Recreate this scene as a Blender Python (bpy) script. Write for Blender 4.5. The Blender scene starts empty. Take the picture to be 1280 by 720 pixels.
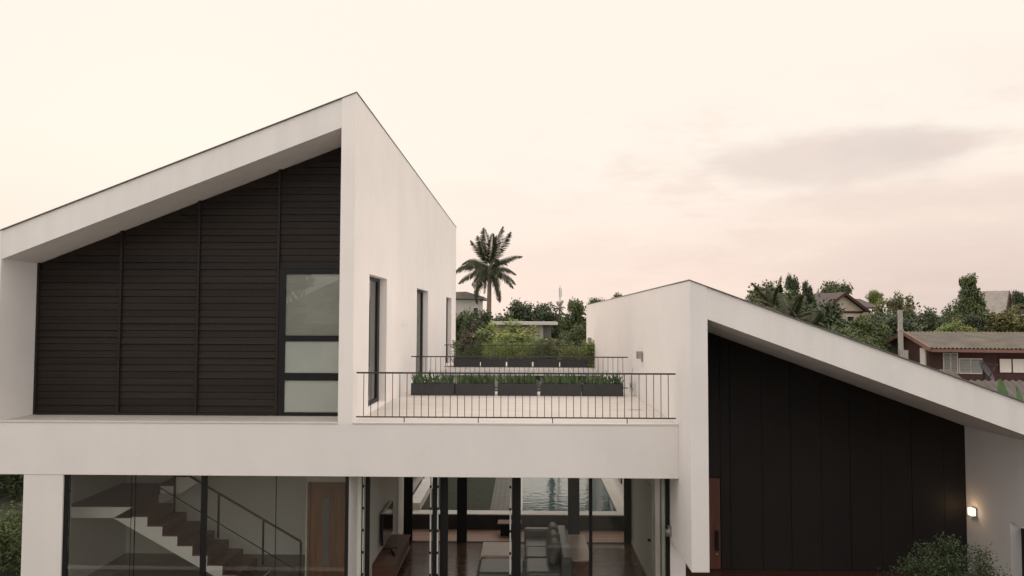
import bpy, bmesh, math, random
from mathutils import Vector, Matrix
random.seed(7)
scene = bpy.context.scene
col = scene.collection
R = math.radians

# ------------------------------------------------------------------ camera
F = 923.0                                   # focal length in pixels of a 1280 wide frame
yaw, pitch, roll = math.atan(16 / F), math.atan(40 / F), R(0.17)
fw = Vector((-math.sin(yaw) * math.cos(pitch), math.cos(yaw) * math.cos(pitch), math.sin(pitch)))
rt = fw.cross(Vector((0, 0, 1))).normalized()
up = rt.cross(fw)
c_, s_ = math.cos(roll), math.sin(roll)
rt, up = rt * c_ + up * s_, up * c_ - rt * s_
CAM = Vector((0, 0, 5.8))
cam = bpy.data.cameras.new('camera')
cam.sensor_width = 36
cam.lens = F / 1280 * 36
cam.clip_start, cam.clip_end = 0.1, 6000
cam_ob = bpy.data.objects.new('camera', cam)
col.objects.link(cam_ob)
cam_ob.matrix_world = Matrix(((rt.x, up.x, -fw.x, 0), (rt.y, up.y, -fw.y, 0), (rt.z, up.z, -fw.z, CAM.z), (0, 0, 0, 1)))
scene.camera = cam_ob

def at(px, py, Y):                          # point on the plane at distance Y
    d = fw + rt * ((px - 640) / F) - up * ((py - 360) / F)
    return CAM + d * (Y / d.y)

# ------------------------------------------------------------------ world, sun, exposure
SUN_EL, SUN_AZ = 11.0, -24.5                # evening sun low behind the left roof
w = bpy.data.worlds.new('World'); scene.world = w; w.use_nodes = True
nt = w.node_tree; N = nt.nodes; L = nt.links
for n in list(N): N.remove(n)
out = N.new('ShaderNodeOutputWorld'); bg = N.new('ShaderNodeBackground')
L.new(bg.outputs[0], out.inputs[0])
def mathn(op, a=None, b=None, c=None, clamp=False):
    n = N.new('ShaderNodeMath'); n.operation = op; n.use_clamp = clamp
    for i, v in enumerate((a, b, c)):
        if v is None: continue
        if isinstance(v, (int, float)): n.inputs[i].default_value = v
        else: L.new(v, n.inputs[i])
    return n.outputs[0]
def mixc(f, a, b, mode='MIX'):
    n = N.new('ShaderNodeMix'); n.data_type = 'RGBA'; n.blend_type = mode
    for i, v in ((0, f), (6, a), (7, b)):
        if isinstance(v, (int, float)): n.inputs[i].default_value = v
        elif isinstance(v, tuple): n.inputs[i].default_value = (*v, 1)
        else: L.new(v, n.inputs[i])
    return n.outputs[2]
def smooth(v, a, b):
    n = N.new('ShaderNodeMapRange'); n.interpolation_type = 'SMOOTHSTEP'
    L.new(v, n.inputs[0]); n.inputs[1].default_value = a; n.inputs[2].default_value = b
    return n.outputs[0]
tc = N.new('ShaderNodeTexCoord'); sep = N.new('ShaderNodeSeparateXYZ')
L.new(tc.outputs['Generated'], sep.inputs[0])
sx, sy, sz = sep.outputs
el = mathn('MULTIPLY', mathn('ARCSINE', sz), 57.2958)           # elevation, degrees
az = mathn('MULTIPLY', mathn('ARCTAN2', sx, sy), 57.2958)       # azimuth from the view axis, + right
sky = N.new('ShaderNodeTexSky'); sky.sky_type = 'NISHITA'; sky.sun_disc = False
sky.sun_elevation = R(SUN_EL); sky.sun_rotation = R(SUN_AZ)
sky.air_density = 1.5; sky.dust_density = 4
CREAM, PINK, GREY = (1.03, 0.925, 0.82), (0.99, 0.785, 0.68), (0.76, 0.625, 0.56)
right = smooth(az, -8, 34)
low = mathn('SUBTRACT', 1, smooth(el, 1.0, 13.0))
base = mixc(mathn('MULTIPLY', low, mathn('ADD', 0.75, mathn('MULTIPLY', right, 0.25))), CREAM, PINK)
low2 = mathn('SUBTRACT', 1, smooth(el, 0.5, 11.5))
base = mixc(mathn('MULTIPLY', low2, smooth(az, 7, 32)), base, GREY)
# soft clouds
mp = N.new('ShaderNodeCombineXYZ')
L.new(mathn('MULTIPLY', az, 0.11), mp.inputs[0]); L.new(mathn('MULTIPLY', el, 0.30), mp.inputs[1])
nz = N.new('ShaderNodeTexNoise'); nz.inputs['Scale'].default_value = 1.0
nz.inputs['Detail'].default_value = 6; nz.inputs['Roughness'].default_value = 0.55
L.new(mp.outputs[0], nz.inputs['Vector'])
nzf = nz.outputs[0]
def cloud(az0, el0, ra, re, k):             # an elongated cloud bank with a torn rim
    a = mathn('DIVIDE', mathn('SUBTRACT', az, az0), ra)
    e = mathn('DIVIDE', mathn('SUBTRACT', el, el0), re)
    d = mathn('SQRT', mathn('ADD', mathn('MULTIPLY', a, a), mathn('MULTIPLY', e, e)))
    d = mathn('ADD', d, mathn('MULTIPLY', mathn('SUBTRACT', nzf, 0.5), 1.8))
    return mathn('MULTIPLY', mathn('SUBTRACT', 1, smooth(d, 0.25, 1.15)), k)
base = mixc(cloud(22.0, 11.3, 14.5, 2.3, 0.78), base, (0.80, 0.685, 0.625))
base = mixc(cloud(28.5, 11.9, 5.5, 1.7, 0.62), base, (0.74, 0.65, 0.60))
base = mixc(cloud(30.0, 8.3, 15, 1.5, 0.6), base, (0.86, 0.70, 0.62))
base = mixc(cloud(2.0, 4.6, 12, 1.6, 0.35), base, (0.93, 0.76, 0.67))
base = mixc(cloud(35.0, 15.5, 9, 3.0, 0.4), base, (0.95, 0.83, 0.76))
base = mixc(cloud(-4.0, 9.5, 6, 1.2, 0.3), base, (0.97, 0.83, 0.74))
# thin torn wisps through the lower sky on the right
mp3 = N.new('ShaderNodeCombineXYZ')
L.new(mathn('MULTIPLY', az, 0.16), mp3.inputs[0]); L.new(mathn('MULTIPLY', el, 0.55), mp3.inputs[1]); mp3.inputs[2].default_value = 4.7
nz3 = N.new('ShaderNodeTexNoise'); nz3.inputs['Scale'].default_value = 1.0; nz3.inputs['Detail'].default_value = 8; nz3.inputs['Roughness'].default_value = 0.6
L.new(mp3.outputs[0], nz3.inputs['Vector'])
wisp = mathn('MULTIPLY', smooth(nz3.outputs[0], .45, .72), mathn('MULTIPLY', smooth(az, -6, 14), mathn('SUBTRACT', 1, smooth(el, 11, 19))))
base = mixc(mathn('MULTIPLY', wisp, .5), base, (.87, .70, .625))
lightw = mathn('MULTIPLY', smooth(nz3.outputs[0], .48, .26), mathn('MULTIPLY', smooth(az, 2, 18), mathn('SUBTRACT', 1, smooth(el, 8, 16))))
base = mixc(mathn('MULTIPLY', lightw, .4), base, (1.02, .86, .74))
# overhead and behind the camera: brighter and more neutral than the evening band in front
highf = smooth(el, 23, 48)
backf = smooth(mathn('MULTIPLY', sy, -1), -0.2, 0.3)
base = mixc(highf, base, (2.1, 1.9, 1.75))
base = mixc(backf, base, (1.37, 1.28, 1.19))
base = mixc(0.0008, base, sky.outputs[0])
L.new(base, bg.inputs[0]); bg.inputs[1].default_value = 1.0

sl = bpy.data.lights.new('sun', 'SUN'); sl.energy = 0.8; sl.angle = R(12); sl.color = (1, .80, .62)
so = bpy.data.objects.new('sun', sl); col.objects.link(so)
sdir = Vector((math.sin(R(SUN_AZ)) * math.cos(R(SUN_EL)), math.cos(R(SUN_AZ)) * math.cos(R(SUN_EL)), math.sin(R(SUN_EL))))
so.rotation_euler = sdir.to_track_quat('Z', 'Y').to_euler()
vs = scene.view_settings
vs.view_transform = 'Standard'; vs.look = 'None'; vs.exposure = 0; vs.gamma = 1; vs.use_curve_mapping = False
scene.render.engine = 'CYCLES'
scene.cycles.max_bounces = 8; scene.cycles.transparent_max_bounces = 12

# ------------------------------------------------------------------ materials
def mat(name, color, rough=.6, var=.0, scale=4., detail=4, bump=0., bscale=None, metal=0., spec=.5, stretch=(1, 1, 1), emit=None, attr=None, trans=0.):
    m = bpy.data.materials.new(name); m.use_nodes = True
    t = m.node_tree; b = t.nodes['Principled BSDF']
    b.inputs['Roughness'].default_value = rough; b.inputs['Metallic'].default_value = metal
    b.inputs['Specular IOR Level'].default_value = spec
    b.inputs['Base Color'].default_value = (*color, 1)
    g = t.nodes.new('ShaderNodeTexCoord'); mpn = t.nodes.new('ShaderNodeMapping')
    mpn.inputs['Scale'].default_value = stretch
    t.links.new(g.outputs['Object'], mpn.inputs[0])
    src = None
    if var:
        nn = t.nodes.new('ShaderNodeTexNoise'); nn.inputs['Scale'].default_value = scale; nn.inputs['Detail'].default_value = detail
        nn.inputs['Roughness'].default_value = .6
        t.links.new(mpn.outputs[0], nn.inputs['Vector'])
        rp = t.nodes.new('ShaderNodeValToRGB')
        rp.color_ramp.elements[0].position = .3; rp.color_ramp.elements[1].position = .7
        rp.color_ramp.elements[0].color = (*[v * (1 - var) for v in color], 1)
        rp.color_ramp.elements[1].color = (*[min(1, v * (1 + var)) for v in color], 1)
        t.links.new(nn.outputs[0], rp.inputs[0]); src = rp.outputs[0]
    if attr:
        an = t.nodes.new('ShaderNodeAttribute'); an.attribute_name = attr
        mx = t.nodes.new('ShaderNodeMix'); mx.data_type = 'RGBA'; mx.blend_type = 'MULTIPLY'; mx.inputs[0].default_value = 1
        if src: t.links.new(src, mx.inputs[6])
        else: mx.inputs[6].default_value = (*color, 1)
        t.links.new(an.outputs['Color'], mx.inputs[7]); src = mx.outputs[2]
    if src: t.links.new(src, b.inputs['Base Color'])
    if bump:
        bn = t.nodes.new('ShaderNodeTexNoise'); bn.inputs['Scale'].default_value = bscale or scale * 6; bn.inputs['Detail'].default_value = 5
        t.links.new(mpn.outputs[0], bn.inputs['Vector'])
        bp = t.nodes.new('ShaderNodeBump'); bp.inputs['Strength'].default_value = bump; bp.inputs['Distance'].default_value = .02
        t.links.new(bn.outputs[0], bp.inputs['Height']); t.links.new(bp.outputs[0], b.inputs['Normal'])
    if emit:
        b.inputs['Emission Color'].default_value = (*emit[:3], 1); b.inputs['Emission Strength'].default_value = emit[3]
    if trans:
        tr = t.nodes.new('ShaderNodeBsdfTranslucent'); ms = t.nodes.new('ShaderNodeMixShader'); ms.inputs[0].default_value = trans
        if src: t.links.new(src, tr.inputs[0])
        else: tr.inputs[0].default_value = (*color, 1)
        o = t.nodes['Material Output']
        t.links.new(b.outputs[0], ms.inputs[1]); t.links.new(tr.outputs[0], ms.inputs[2]); t.links.new(ms.outputs[0], o.inputs[0])
    return m

def stucco(name, color, streak=.010):
    """painted render: fine grain, broad patches, faint vertical rain streaks"""
    m = mat(name, color, .85, .035, .7, 5, .25, 60)
    t = m.node_tree; b = t.nodes['Principled BSDF']
    src = b.inputs['Base Color'].links[0].from_socket
    g = t.nodes.new('ShaderNodeTexCoord'); mp_ = t.nodes.new('ShaderNodeMapping'); mp_.inputs['Scale'].default_value = (2.6, 2.6, .12)
    t.links.new(g.outputs['Object'], mp_.inputs[0])
    n = t.nodes.new('ShaderNodeTexNoise'); n.inputs['Scale'].default_value = 1.6; n.inputs['Detail'].default_value = 5
    t.links.new(mp_.outputs[0], n.inputs['Vector'])
    rp = t.nodes.new('ShaderNodeValToRGB'); rp.color_ramp.elements[0].position = .35; rp.color_ramp.elements[1].position = .6
    rp.color_ramp.elements[0].color = (1 - streak * 1.6, 1 - streak * 1.5, 1 - streak * 1.7, 1); rp.color_ramp.elements[1].color = (1, 1, 1, 1)
    t.links.new(n.outputs[0], rp.inputs[0])
    mx = t.nodes.new('ShaderNodeMix'); mx.data_type = 'RGBA'; mx.blend_type = 'MULTIPLY'; mx.inputs[0].default_value = 1
    t.links.new(src, mx.inputs[6]); t.links.new(rp.outputs[0], mx.inputs[7]); t.links.new(mx.outputs[2], b.inputs['Base Color'])
    return m

def planks(name, c1, c2, wx, ly, rough=.45, gap=.004, rot=0., bumpy=.2, mort=.35):
    """boards or tiles laid with the brick texture over object x/y"""
    m = bpy.data.materials.new(name); m.use_nodes = True
    t = m.node_tree; b = t.nodes['Principled BSDF']; b.inputs['Roughness'].default_value = rough
    g = t.nodes.new('ShaderNodeTexCoord'); mp_ = t.nodes.new('ShaderNodeMapping'); mp_.inputs['Rotation'].default_value = (0, 0, rot)
    t.links.new(g.outputs['Object'], mp_.inputs[0])
    br = t.nodes.new('ShaderNodeTexBrick'); br.inputs['Scale'].default_value = 1
    br.inputs['Brick Width'].default_value = wx; br.inputs['Row Height'].default_value = ly
    br.inputs['Mortar Size'].default_value = gap; br.inputs['Color1'].default_value = (*c1, 1); br.inputs['Color2'].default_value = (*c2, 1)
    br.inputs['Mortar'].default_value = (*[v * mort for v in c1], 1)
    t.links.new(mp_.outputs[0], br.inputs['Vector'])
    n = t.nodes.new('ShaderNodeTexNoise'); n.inputs['Scale'].default_value = 3; n.inputs['Detail'].default_value = 6
    mp2 = t.nodes.new('ShaderNodeMapping'); mp2.inputs['Rotation'].default_value = (0, 0, rot); mp2.inputs['Scale'].default_value = (1, 9, 1)
    t.links.new(g.outputs['Object'], mp2.inputs[0]); t.links.new(mp2.outputs[0], n.inputs['Vector'])
    mr = t.nodes.new('ShaderNodeMapRange'); mr.inputs[3].default_value = .75; mr.inputs[4].default_value = 1.2
    t.links.new(n.outputs[0], mr.inputs[0])
    mx = t.nodes.new('ShaderNodeMix'); mx.data_type = 'RGBA'; mx.blend_type = 'MULTIPLY'; mx.inputs[0].default_value = 1
    t.links.new(br.outputs[0], mx.inputs[6]); t.links.new(mr.outputs[0], mx.inputs[7]); t.links.new(mx.outputs[2], b.inputs['Base Color'])
    bp = t.nodes.new('ShaderNodeBump'); bp.inputs['Strength'].default_value = bumpy; bp.inputs['Distance'].default_value = .01
    t.links.new(mr.outputs[0], bp.inputs['Height']); t.links.new(bp.outputs[0], b.inputs['Normal'])
    return m

def glassmat(name, tint=(.98, .99, .98), base_refl=.5, dirt=.006):
    m = bpy.data.materials.new(name); m.use_nodes = True
    t = m.node_tree; t.nodes.remove(t.nodes['Principled BSDF']); o = t.nodes['Material Output']
    tr = t.nodes.new('ShaderNodeBsdfTransparent'); tr.inputs[0].default_value = (*tint, 1)
    gl = t.nodes.new('ShaderNodeBsdfGlossy'); gl.inputs['Roughness'].default_value = .01
    fr = t.nodes.new('ShaderNodeFresnel'); fr.inputs[0].default_value = 1.5
    mu = t.nodes.new('ShaderNodeMath'); mu.operation = 'MULTIPLY'; mu.inputs[1].default_value = 1.7 * base_refl; mu.use_clamp = True
    t.links.new(fr.outputs[0], mu.inputs[0])
    ms = t.nodes.new('ShaderNodeMixShader'); t.links.new(mu.outputs[0], ms.inputs[0]); t.links.new(tr.outputs[0], ms.inputs[1]); t.links.new(gl.outputs[0], ms.inputs[2])
    df = t.nodes.new('ShaderNodeBsdfDiffuse'); df.inputs[0].default_value = (.6, .62, .58, 1)
    m2 = t.nodes.new('ShaderNodeMixShader'); m2.inputs[0].default_value = dirt
    t.links.new(ms.outputs[0], m2.inputs[1]); t.links.new(df.outputs[0], m2.inputs[2]); t.links.new(m2.outputs[0], o.inputs[0])
    return m

M = dict(
    white=stucco('white_render', (.82, .785, .772)),
    fascia=stucco('white_fascia', (.83, .795, .78), .03),
    inner=mat('interior_paint', (.74, .74, .68), .8, .02, .8),
    soffit=mat('soffit_paint', (.72, .70, .66), .8, .02, .8),
    black=mat('black_aluminium', (.009, .0095, .010), .5, .15, 3, spec=.3),
    rail=mat('dark_steel', (.03, .031, .034), .45, .2, 8),
    flash=mat('roof_flashing', (.17, .16, .15), .5, .2, 2),
    louver=mat('dark_louver_timber', (.0175, .012, .009), .6, .4, 2.0, 5, .3, 30, stretch=(.15, 1, 3.6), spec=.3),
    louverpost=mat('dark_louver_post', (.020, .0145, .0115), .6, .2, 3, spec=.3),
    darkwall=mat('dark_panel_cladding', (.0135, .011, .0105), .7, .18, .9, 5, spec=.35),
    terrace=planks('terrace_tiles', (.60, .55, .50), (.55, .505, .465), 1.2, .2, .6, .004, mort=.8),
    parquet=planks('parquet', (.10, .055, .038), (.15, .082, .056), 1.3, .16, .17, .003),
    deck=planks('garden_deck_boards', (.34, .22, .16), (.40, .265, .195), 2.2, .14, .5, .005),
    entrydeck=planks('entry_deck_boards', (.075, .03, .022), (.095, .038, .027), 2.0, .14, .45, .005),
    riser=mat('dark_riser', (.03, .026, .024), .6, .15, 3),
    asphalt=mat('asphalt', (.05, .05, .05), .9, .15, 2, 5, .3, 40),
    stone=planks('stone_sett', (.13, .13, .12), (.18, .175, .16), .3, .1, .75, .012),
    coping=mat('pale_coping', (.55, .53, .49), .7, .06, 3, 5, .2),
    door=mat('teak_door', (.23, .105, .045), .45, .3, 2, 6, .1, 20, stretch=(5, 5, .5)),
    reddoor=mat('red_brown_door', (.115, .042, .028), .45, .25, 2, 6, .1, 20, stretch=(5, 5, .5)),
    stairwhite=mat('stair_paint', (.90, .90, .87), .6, .02, 1.5),
    tread=mat('stair_timber', (.125, .038, .024), .4, .25, 2, 6, .0, 20, stretch=(1, 6, 6)),
    glass=glassmat('clear_glass'),
    frost=mat('frosted_pane', (.72, .74, .71), .35, .05, .9),
    blind=mat('roller_blind', (.42, .42, .385), .7, .06, 1.2, 3, stretch=(1, 1, 5)),
    planter=mat('planter_fibre', (.030, .032, .036), .55, .15, 3),
    soil=mat('soil', (.035, .025, .018), .95, .3, 12),
    blade=mat('strap_leaf', (.075, .13, .045), .45, .3, 6, attr='shade', trans=.2),
    leaf=mat('tree_leaf', (.098, .128, .045), .55, .25, .4, attr='shade', trans=.25),
    leafdark=mat('tree_leaf_dark', (.058, .08, .033), .55, .25, .4, attr='shade', trans=.2),
    bushleaf=mat('bush_leaf', (.042, .062, .021), .6, .25, .6, attr='shade', trans=.15),
    leaflight=mat('tree_leaf_light', (.20, .245, .07), .55, .25, .6, attr='shade', trans=.25),
    leafyellow=mat('tree_leaf_yellow', (.125, .128, .045), .55, .25, .6, attr='shade', trans=.25),
    leafred=mat('tree_leaf_reddish', (.10, .072, .045), .55, .25, .6, attr='shade', trans=.2),
    banana=mat('banana_leaf', (.06, .125, .03), .4, .2, 3, trans=.25),
    frond=mat('palm_frond', (.05, .056, .028), .5, .3, 1.5, attr='shade', trans=.15),
    bark=mat('bark', (.12, .095, .075), .9, .35, 5, 5, .5),
    palebark=mat('pale_bark', (.36, .33, .29), .85, .2, 5, 5, .3),
    palmbark=mat('palm_bark', (.20, .155, .12), .9, .3, 3, 5, .6, 12, stretch=(1, 1, 5)),
    lawn=mat('lawn', (.024, .029, .014), .9, .4, 6, 6, .5, 60),
    ground=mat('ground_cover', (.065, .07, .035), .95, .4, .15, 6, .4, 10),
    paving=mat('pale_paving', (.19, .175, .15), .85, .1, 1.5, 5, .2),
    leather=mat('sofa_leather', (.085, .09, .078), .3, .12, 5, 4, .15, 25),
    cushion=mat('cushion_leather', (.10, .10, .088), .38, .15, 5, 4, .3, 9),
    lightwood=mat('light_wood', (.56, .42, .33), .28, .15, 2, 5, .0, stretch=(1, 8, 8)),
    walnut=mat('walnut', (.13, .062, .04), .42, .25, 2, 6, .0, stretch=(1, 1, 8)),
    screen=mat('screen', (.008, .008, .009), .12),
    greymetal=mat('grey_metal', (.33, .33, .32), .4, .1, 5, metal=.6),
    palemetal=mat('pale_metal', (.60, .60, .58), .4, .05, 5),
    lamphot=mat('lamp_glass', (.9, .8, .65), .4, emit=(1, .80, .58, 1.6)),
    concrete=mat('concrete_post', (.34, .32, .29), .9, .2, 4, 5, .3),
    redtimber=mat('red_timber', (.055, .018, .014), .7, .3, 3, 5, .1, stretch=(6, 6, .6)),
    redbarge=mat('red_barge_board', (.21, .10, .075), .7, .15, 3),
    tile=mat('weathered_roof_sheet', (.145, .128, .105), .9, .25, 1.2, 6, .3, 8),
    tilegrey=mat('grey_roof_sheet', (.115, .10, .09), .9, .3, 1.2, 6, .3, 8),
    tiledark=mat('brown_roof_tile', (.085, .062, .058), .85, .25, 2, 5, .4, 14, stretch=(1, 1, 4)),
    tilepale=mat('pale_roof_tile', (.24, .215, .19), .85, .2, 2, 5, .4, 14),
    housecream=mat('cream_house_wall', (.50, .42, .33), .85, .08, .8),
    housewhite=mat('white_house_wall', (.56, .53, .49), .85, .06, .8),
    curtain=mat('pale_curtain', (.78, .72, .66), .8, .05, 3, stretch=(8, 8, 1)),
    windowdark=mat('dark_window', (.03, .033, .036), .15),
    shutter=mat('glass_louvre', (.17, .17, .15), .3, .2, 2),
    trim=mat('trim_white', (.66, .63, .60), .7, .05, 3),
    mesh=mat('dish_mesh', (.018, .016, .016), .6),
)

# water
wm = bpy.data.materials.new('pool_water'); wm.use_nodes = True
t = wm.node_tree; b = t.nodes['Principled BSDF']
b.inputs['Base Color'].default_value = (.010, .055, .07, 1); b.inputs['Roughness'].default_value = .03; b.inputs['IOR'].default_value = 1.95
g = t.nodes.new('ShaderNodeTexCoord'); mpn = t.nodes.new('ShaderNodeMapping'); mpn.inputs['Scale'].default_value = (1, 1.6, 1)
t.links.new(g.outputs['Object'], mpn.inputs[0])
n1 = t.nodes.new('ShaderNodeTexNoise'); n1.inputs['Scale'].default_value = 3.2; n1.inputs['Detail'].default_value = 4
t.links.new(mpn.outputs[0], n1.inputs['Vector'])
bp = t.nodes.new('ShaderNodeBump'); bp.inputs['Strength'].default_value = .16; bp.inputs['Distance'].default_value = .06
t.links.new(n1.outputs[0], bp.inputs['Height']); t.links.new(bp.outputs[0], b.inputs['Normal'])
M['water'] = wm

# joint lines and scuff on the tall side wall: marks with a shape of their own
def wall_marks(m):
    t = m.node_tree; b = t.nodes['Principled BSDF']
    src = b.inputs['Base Color'].links[0].from_socket
    g = t.nodes.new('ShaderNodeTexCoord'); sp = t.nodes.new('ShaderNodeSeparateXYZ'); t.links.new(g.outputs['Object'], sp.inputs[0])
    def mt(op, a, b_):
        n = t.nodes.new('ShaderNodeMath'); n.operation = op
        for i, v in enumerate((a, b_)):
            if isinstance(v, (int, float)): n.inputs[i].default_value = v
            else: t.links.new(v, n.inputs[i])
        return n.outputs[0]
    acc = None
    for y in (15.61, 17.62, 22.53, 25.17):
        d = mt('LESS_THAN', mt('ABSOLUTE', mt('SUBTRACT', sp.outputs[1], y), 0), .012)
        acc = d if acc is None else mt('MAXIMUM', acc, d)
    acc = mt('MULTIPLY', mt('MULTIPLY', acc, mt('GREATER_THAN', sp.outputs[2], 6.8)), .10)
    # scuff
    dy = mt('SUBTRACT', sp.outputs[1], 20.3); dz = mt('SUBTRACT', sp.outputs[2], 5.68)
    rr = mt('SQRT', mt('ADD', mt('MULTIPLY', mt('MULTIPLY', dy, dy), .10), mt('MULTIPLY', dz, dz)), 0)
    n = t.nodes.new('ShaderNodeTexNoise'); n.inputs['Scale'].default_value = 7; n.inputs['Detail'].default_value = 3
    t.links.new(g.outputs['Object'], n.inputs['Vector'])
    sc = mt('MULTIPLY', mt('LESS_THAN', rr, .2), mt('GREATER_THAN', n.outputs[0], .57))
    acc = mt('MAXIMUM', acc, mt('MULTIPLY', sc, .16))
    mx = t.nodes.new('ShaderNodeMix'); mx.data_type = 'RGBA'
    t.links.new(acc, mx.inputs[0]); t.links.new(src, mx.inputs[6]); mx.inputs[7].default_value = (.25, .23, .21, 1)
    t.links.new(mx.outputs[2], b.inputs['Base Color'])
M['markwall'] = stucco('white_render_side', (.90, .85, .825))
wall_marks(M['markwall'])

# ------------------------------------------------------------------ mesh helpers
class MB:
    def __init__(s): s.bm = bmesh.new(); s.lay = None
    def poly(s, vs, faces):
        v = [s.bm.verts.new(p) for p in vs]
        return [s.bm.faces.new([v[i] for i in f]) for f in faces]
    def box(s, x0, x1, y0, y1, z0, z1):
        s.poly([(x0, y0, z0), (x1, y0, z0), (x1, y1, z0), (x0, y1, z0), (x0, y0, z1), (x1, y0, z1), (x1, y1, z1), (x0, y1, z1)],
               [(3, 2, 1, 0), (4, 5, 6, 7), (0, 1, 5, 4), (1, 2, 6, 5), (2, 3, 7, 6), (3, 0, 4, 7)]); return s
    def prism(s, pts, axis, a, b_):
        """polygon extruded along an axis; pts are the two other coordinates in x,y,z order"""
        def P(p, t): return {'x': (t, p[0], p[1]), 'y': (p[0], t, p[1]), 'z': (p[0], p[1], t)}[axis]
        n = len(pts)
        vs_ = [P(p, a) for p in pts] + [P(p, b_) for p in pts]
        fs = [tuple(range(n)), tuple(range(2 * n - 1, n - 1, -1))] + [(i, i + n, (i + 1) % n + n, (i + 1) % n) for i in range(n)]
        s.poly(vs_, fs); return s
    def tube(s, pts, rad, n=8, cap=True):
        pts = [Vector(p) for p in pts]
        rings = []
        for i, p in enumerate(pts):
            d = (pts[min(i + 1, len(pts) - 1)] - pts[max(i - 1, 0)]).normalized()
            u = d.cross(Vector((0, 0, 1)) if abs(d.z) < .95 else Vector((1, 0, 0))).normalized(); v = d.cross(u)
            r = rad[i] if isinstance(rad, (list, tuple)) else rad
            rings.append([s.bm.verts.new(p + (u * math.cos(2 * math.pi * k / n) + v * math.sin(2 * math.pi * k / n)) * r) for k in range(n)])
        for a, b_ in zip(rings, rings[1:]):
            for k in range(n):
                f = s.bm.faces.new((a[k], a[(k + 1) % n], b_[(k + 1) % n], b_[k])); f.smooth = True
        if cap:
            s.bm.faces.new(rings[0][::-1]); s.bm.faces.new(rings[-1])
        return s
    def build(s, name, m, parent=None, bevel=0., seg=2, sm=False, loc=None, rz=0, sub=0, recalc=True):
        if recalc: bmesh.ops.recalc_face_normals(s.bm, faces=s.bm.faces)
        me = bpy.data.meshes.new(name); s.bm.to_mesh(me); s.bm.free()
        me.materials.append(m)
        o = bpy.data.objects.new(name, me); col.objects.link(o)
        if parent: o.parent = parent
        if loc: o.location = loc
        o.rotation_euler.z = rz
        if bevel:
            md = o.modifiers.new('bevel', 'BEVEL'); md.width = bevel; md.segments = seg; md.limit_method = 'ANGLE'
        if sub:
            md = o.modifiers.new('sub', 'SUBSURF'); md.levels = sub; md.render_levels = sub
        if sm:
            for p in me.polygons: p.use_smooth = True
        return o

def tag(o, label=None, cat=None, group=None, kind=None):
    for k, v in (('label', label), ('category', cat), ('group', group), ('kind', kind)):
        if v: o[k] = v
    return o
def empty(name, loc=(0, 0, 0), rz=0, label=None, cat=None, group=None):
    o = bpy.data.objects.new(name, None); col.objects.link(o); o.location = loc; o.rotation_euler.z = rz
    o.empty_display_size = .2
    return tag(o, label, cat, group)
def box(name, m, parent, x0, x1, y0, y1, z0, z1, bevel=0., **k):
    return MB().box(x0, x1, y0, y1, z0, z1).build(name, m, parent, bevel, **k)
def copy_tree(o, parent=None):
    c = o.copy(); col.objects.link(c); c.parent = parent
    for ch in o.children: copy_tree(ch, c)
    return c

# ------------------------------------------------------------------ the setting
g = MB(); g.box(-2500, 2500, -2500, 2500, -.5, -.06)
tag(g.build('ground', M['ground']), kind='structure')
g = MB(); g.box(-60, 2.5, -8, 14.2, -.058, -.03)
tag(g.build('front_yard', M['paving']), kind='structure')
g = MB(); g.box(2.5, 60, -8, 12.7, -.058, -.03)  # unseen dark half added so less light bounces to the right soffit and entry
tag(g.build('unseen_dark_lawn', M['lawn']), kind='structure')
g = MB(); g.box(-80, 80, -15, -8, -.058, -.02)
tag(g.build('road', M['asphalt']), kind='structure')
g = MB(); g.box(-40, -10.2, 14.6, 60, -.058, -.02)
tag(g.build('side_lawn', M['lawn']), kind='structure')
# courtyard level
g = MB(); g.box(-3.29, -.97, 21.1, 35.2, -.05, .40)
tag(g.build('courtyard_lawn', M['lawn']), kind='structure')
g = MB(); g.box(-.97, -.33, 21.1, 35.2, -.05, .405)
tag(g.build('stone_path', M['stone']), kind='structure')
g = MB(); g.box(-.05, 2.62, 21.1, 30.0, -.05, .37)
tag(g.build('water', M['water']), kind='structure')
# ------------------------------------------------------------------ the modern house
house = empty('modern_house', (-3.3, 14.2, 0), 0,
              'white modern house with two sloping roof wings, dark cladding and a terrace between them', 'house')
# children are modelled in world coordinates: cancel the root's offset
def H(o):
    o.location = Vector(o.location) - Vector((-3.3, 14.2, 0)); return o
class HB(MB):
    def build(s, name, m, parent=None, *a, **k):
        o = MB.build(s, name, m, parent or house, *a, **k)
        if parent is None: H(o)
        return o
def hbox(name, m, x0, x1, y0, y1, z0, z1, parent=None, bevel=0.):
    return HB().box(x0, x1, y0, y1, z0, z1).build(name, m, parent, bevel)

SL, PK = .39, 10.23                                   # left block: roof rises to the right
def zl(x): return PK + SL * (x + 3.30)
SR = .365
def zr(x): return 6.51 - SR * (x - 2.93)              # right wing: roof falls to the right
FY, GY = 14.2, 15.1                                   # facade plane, glazing plane
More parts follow.
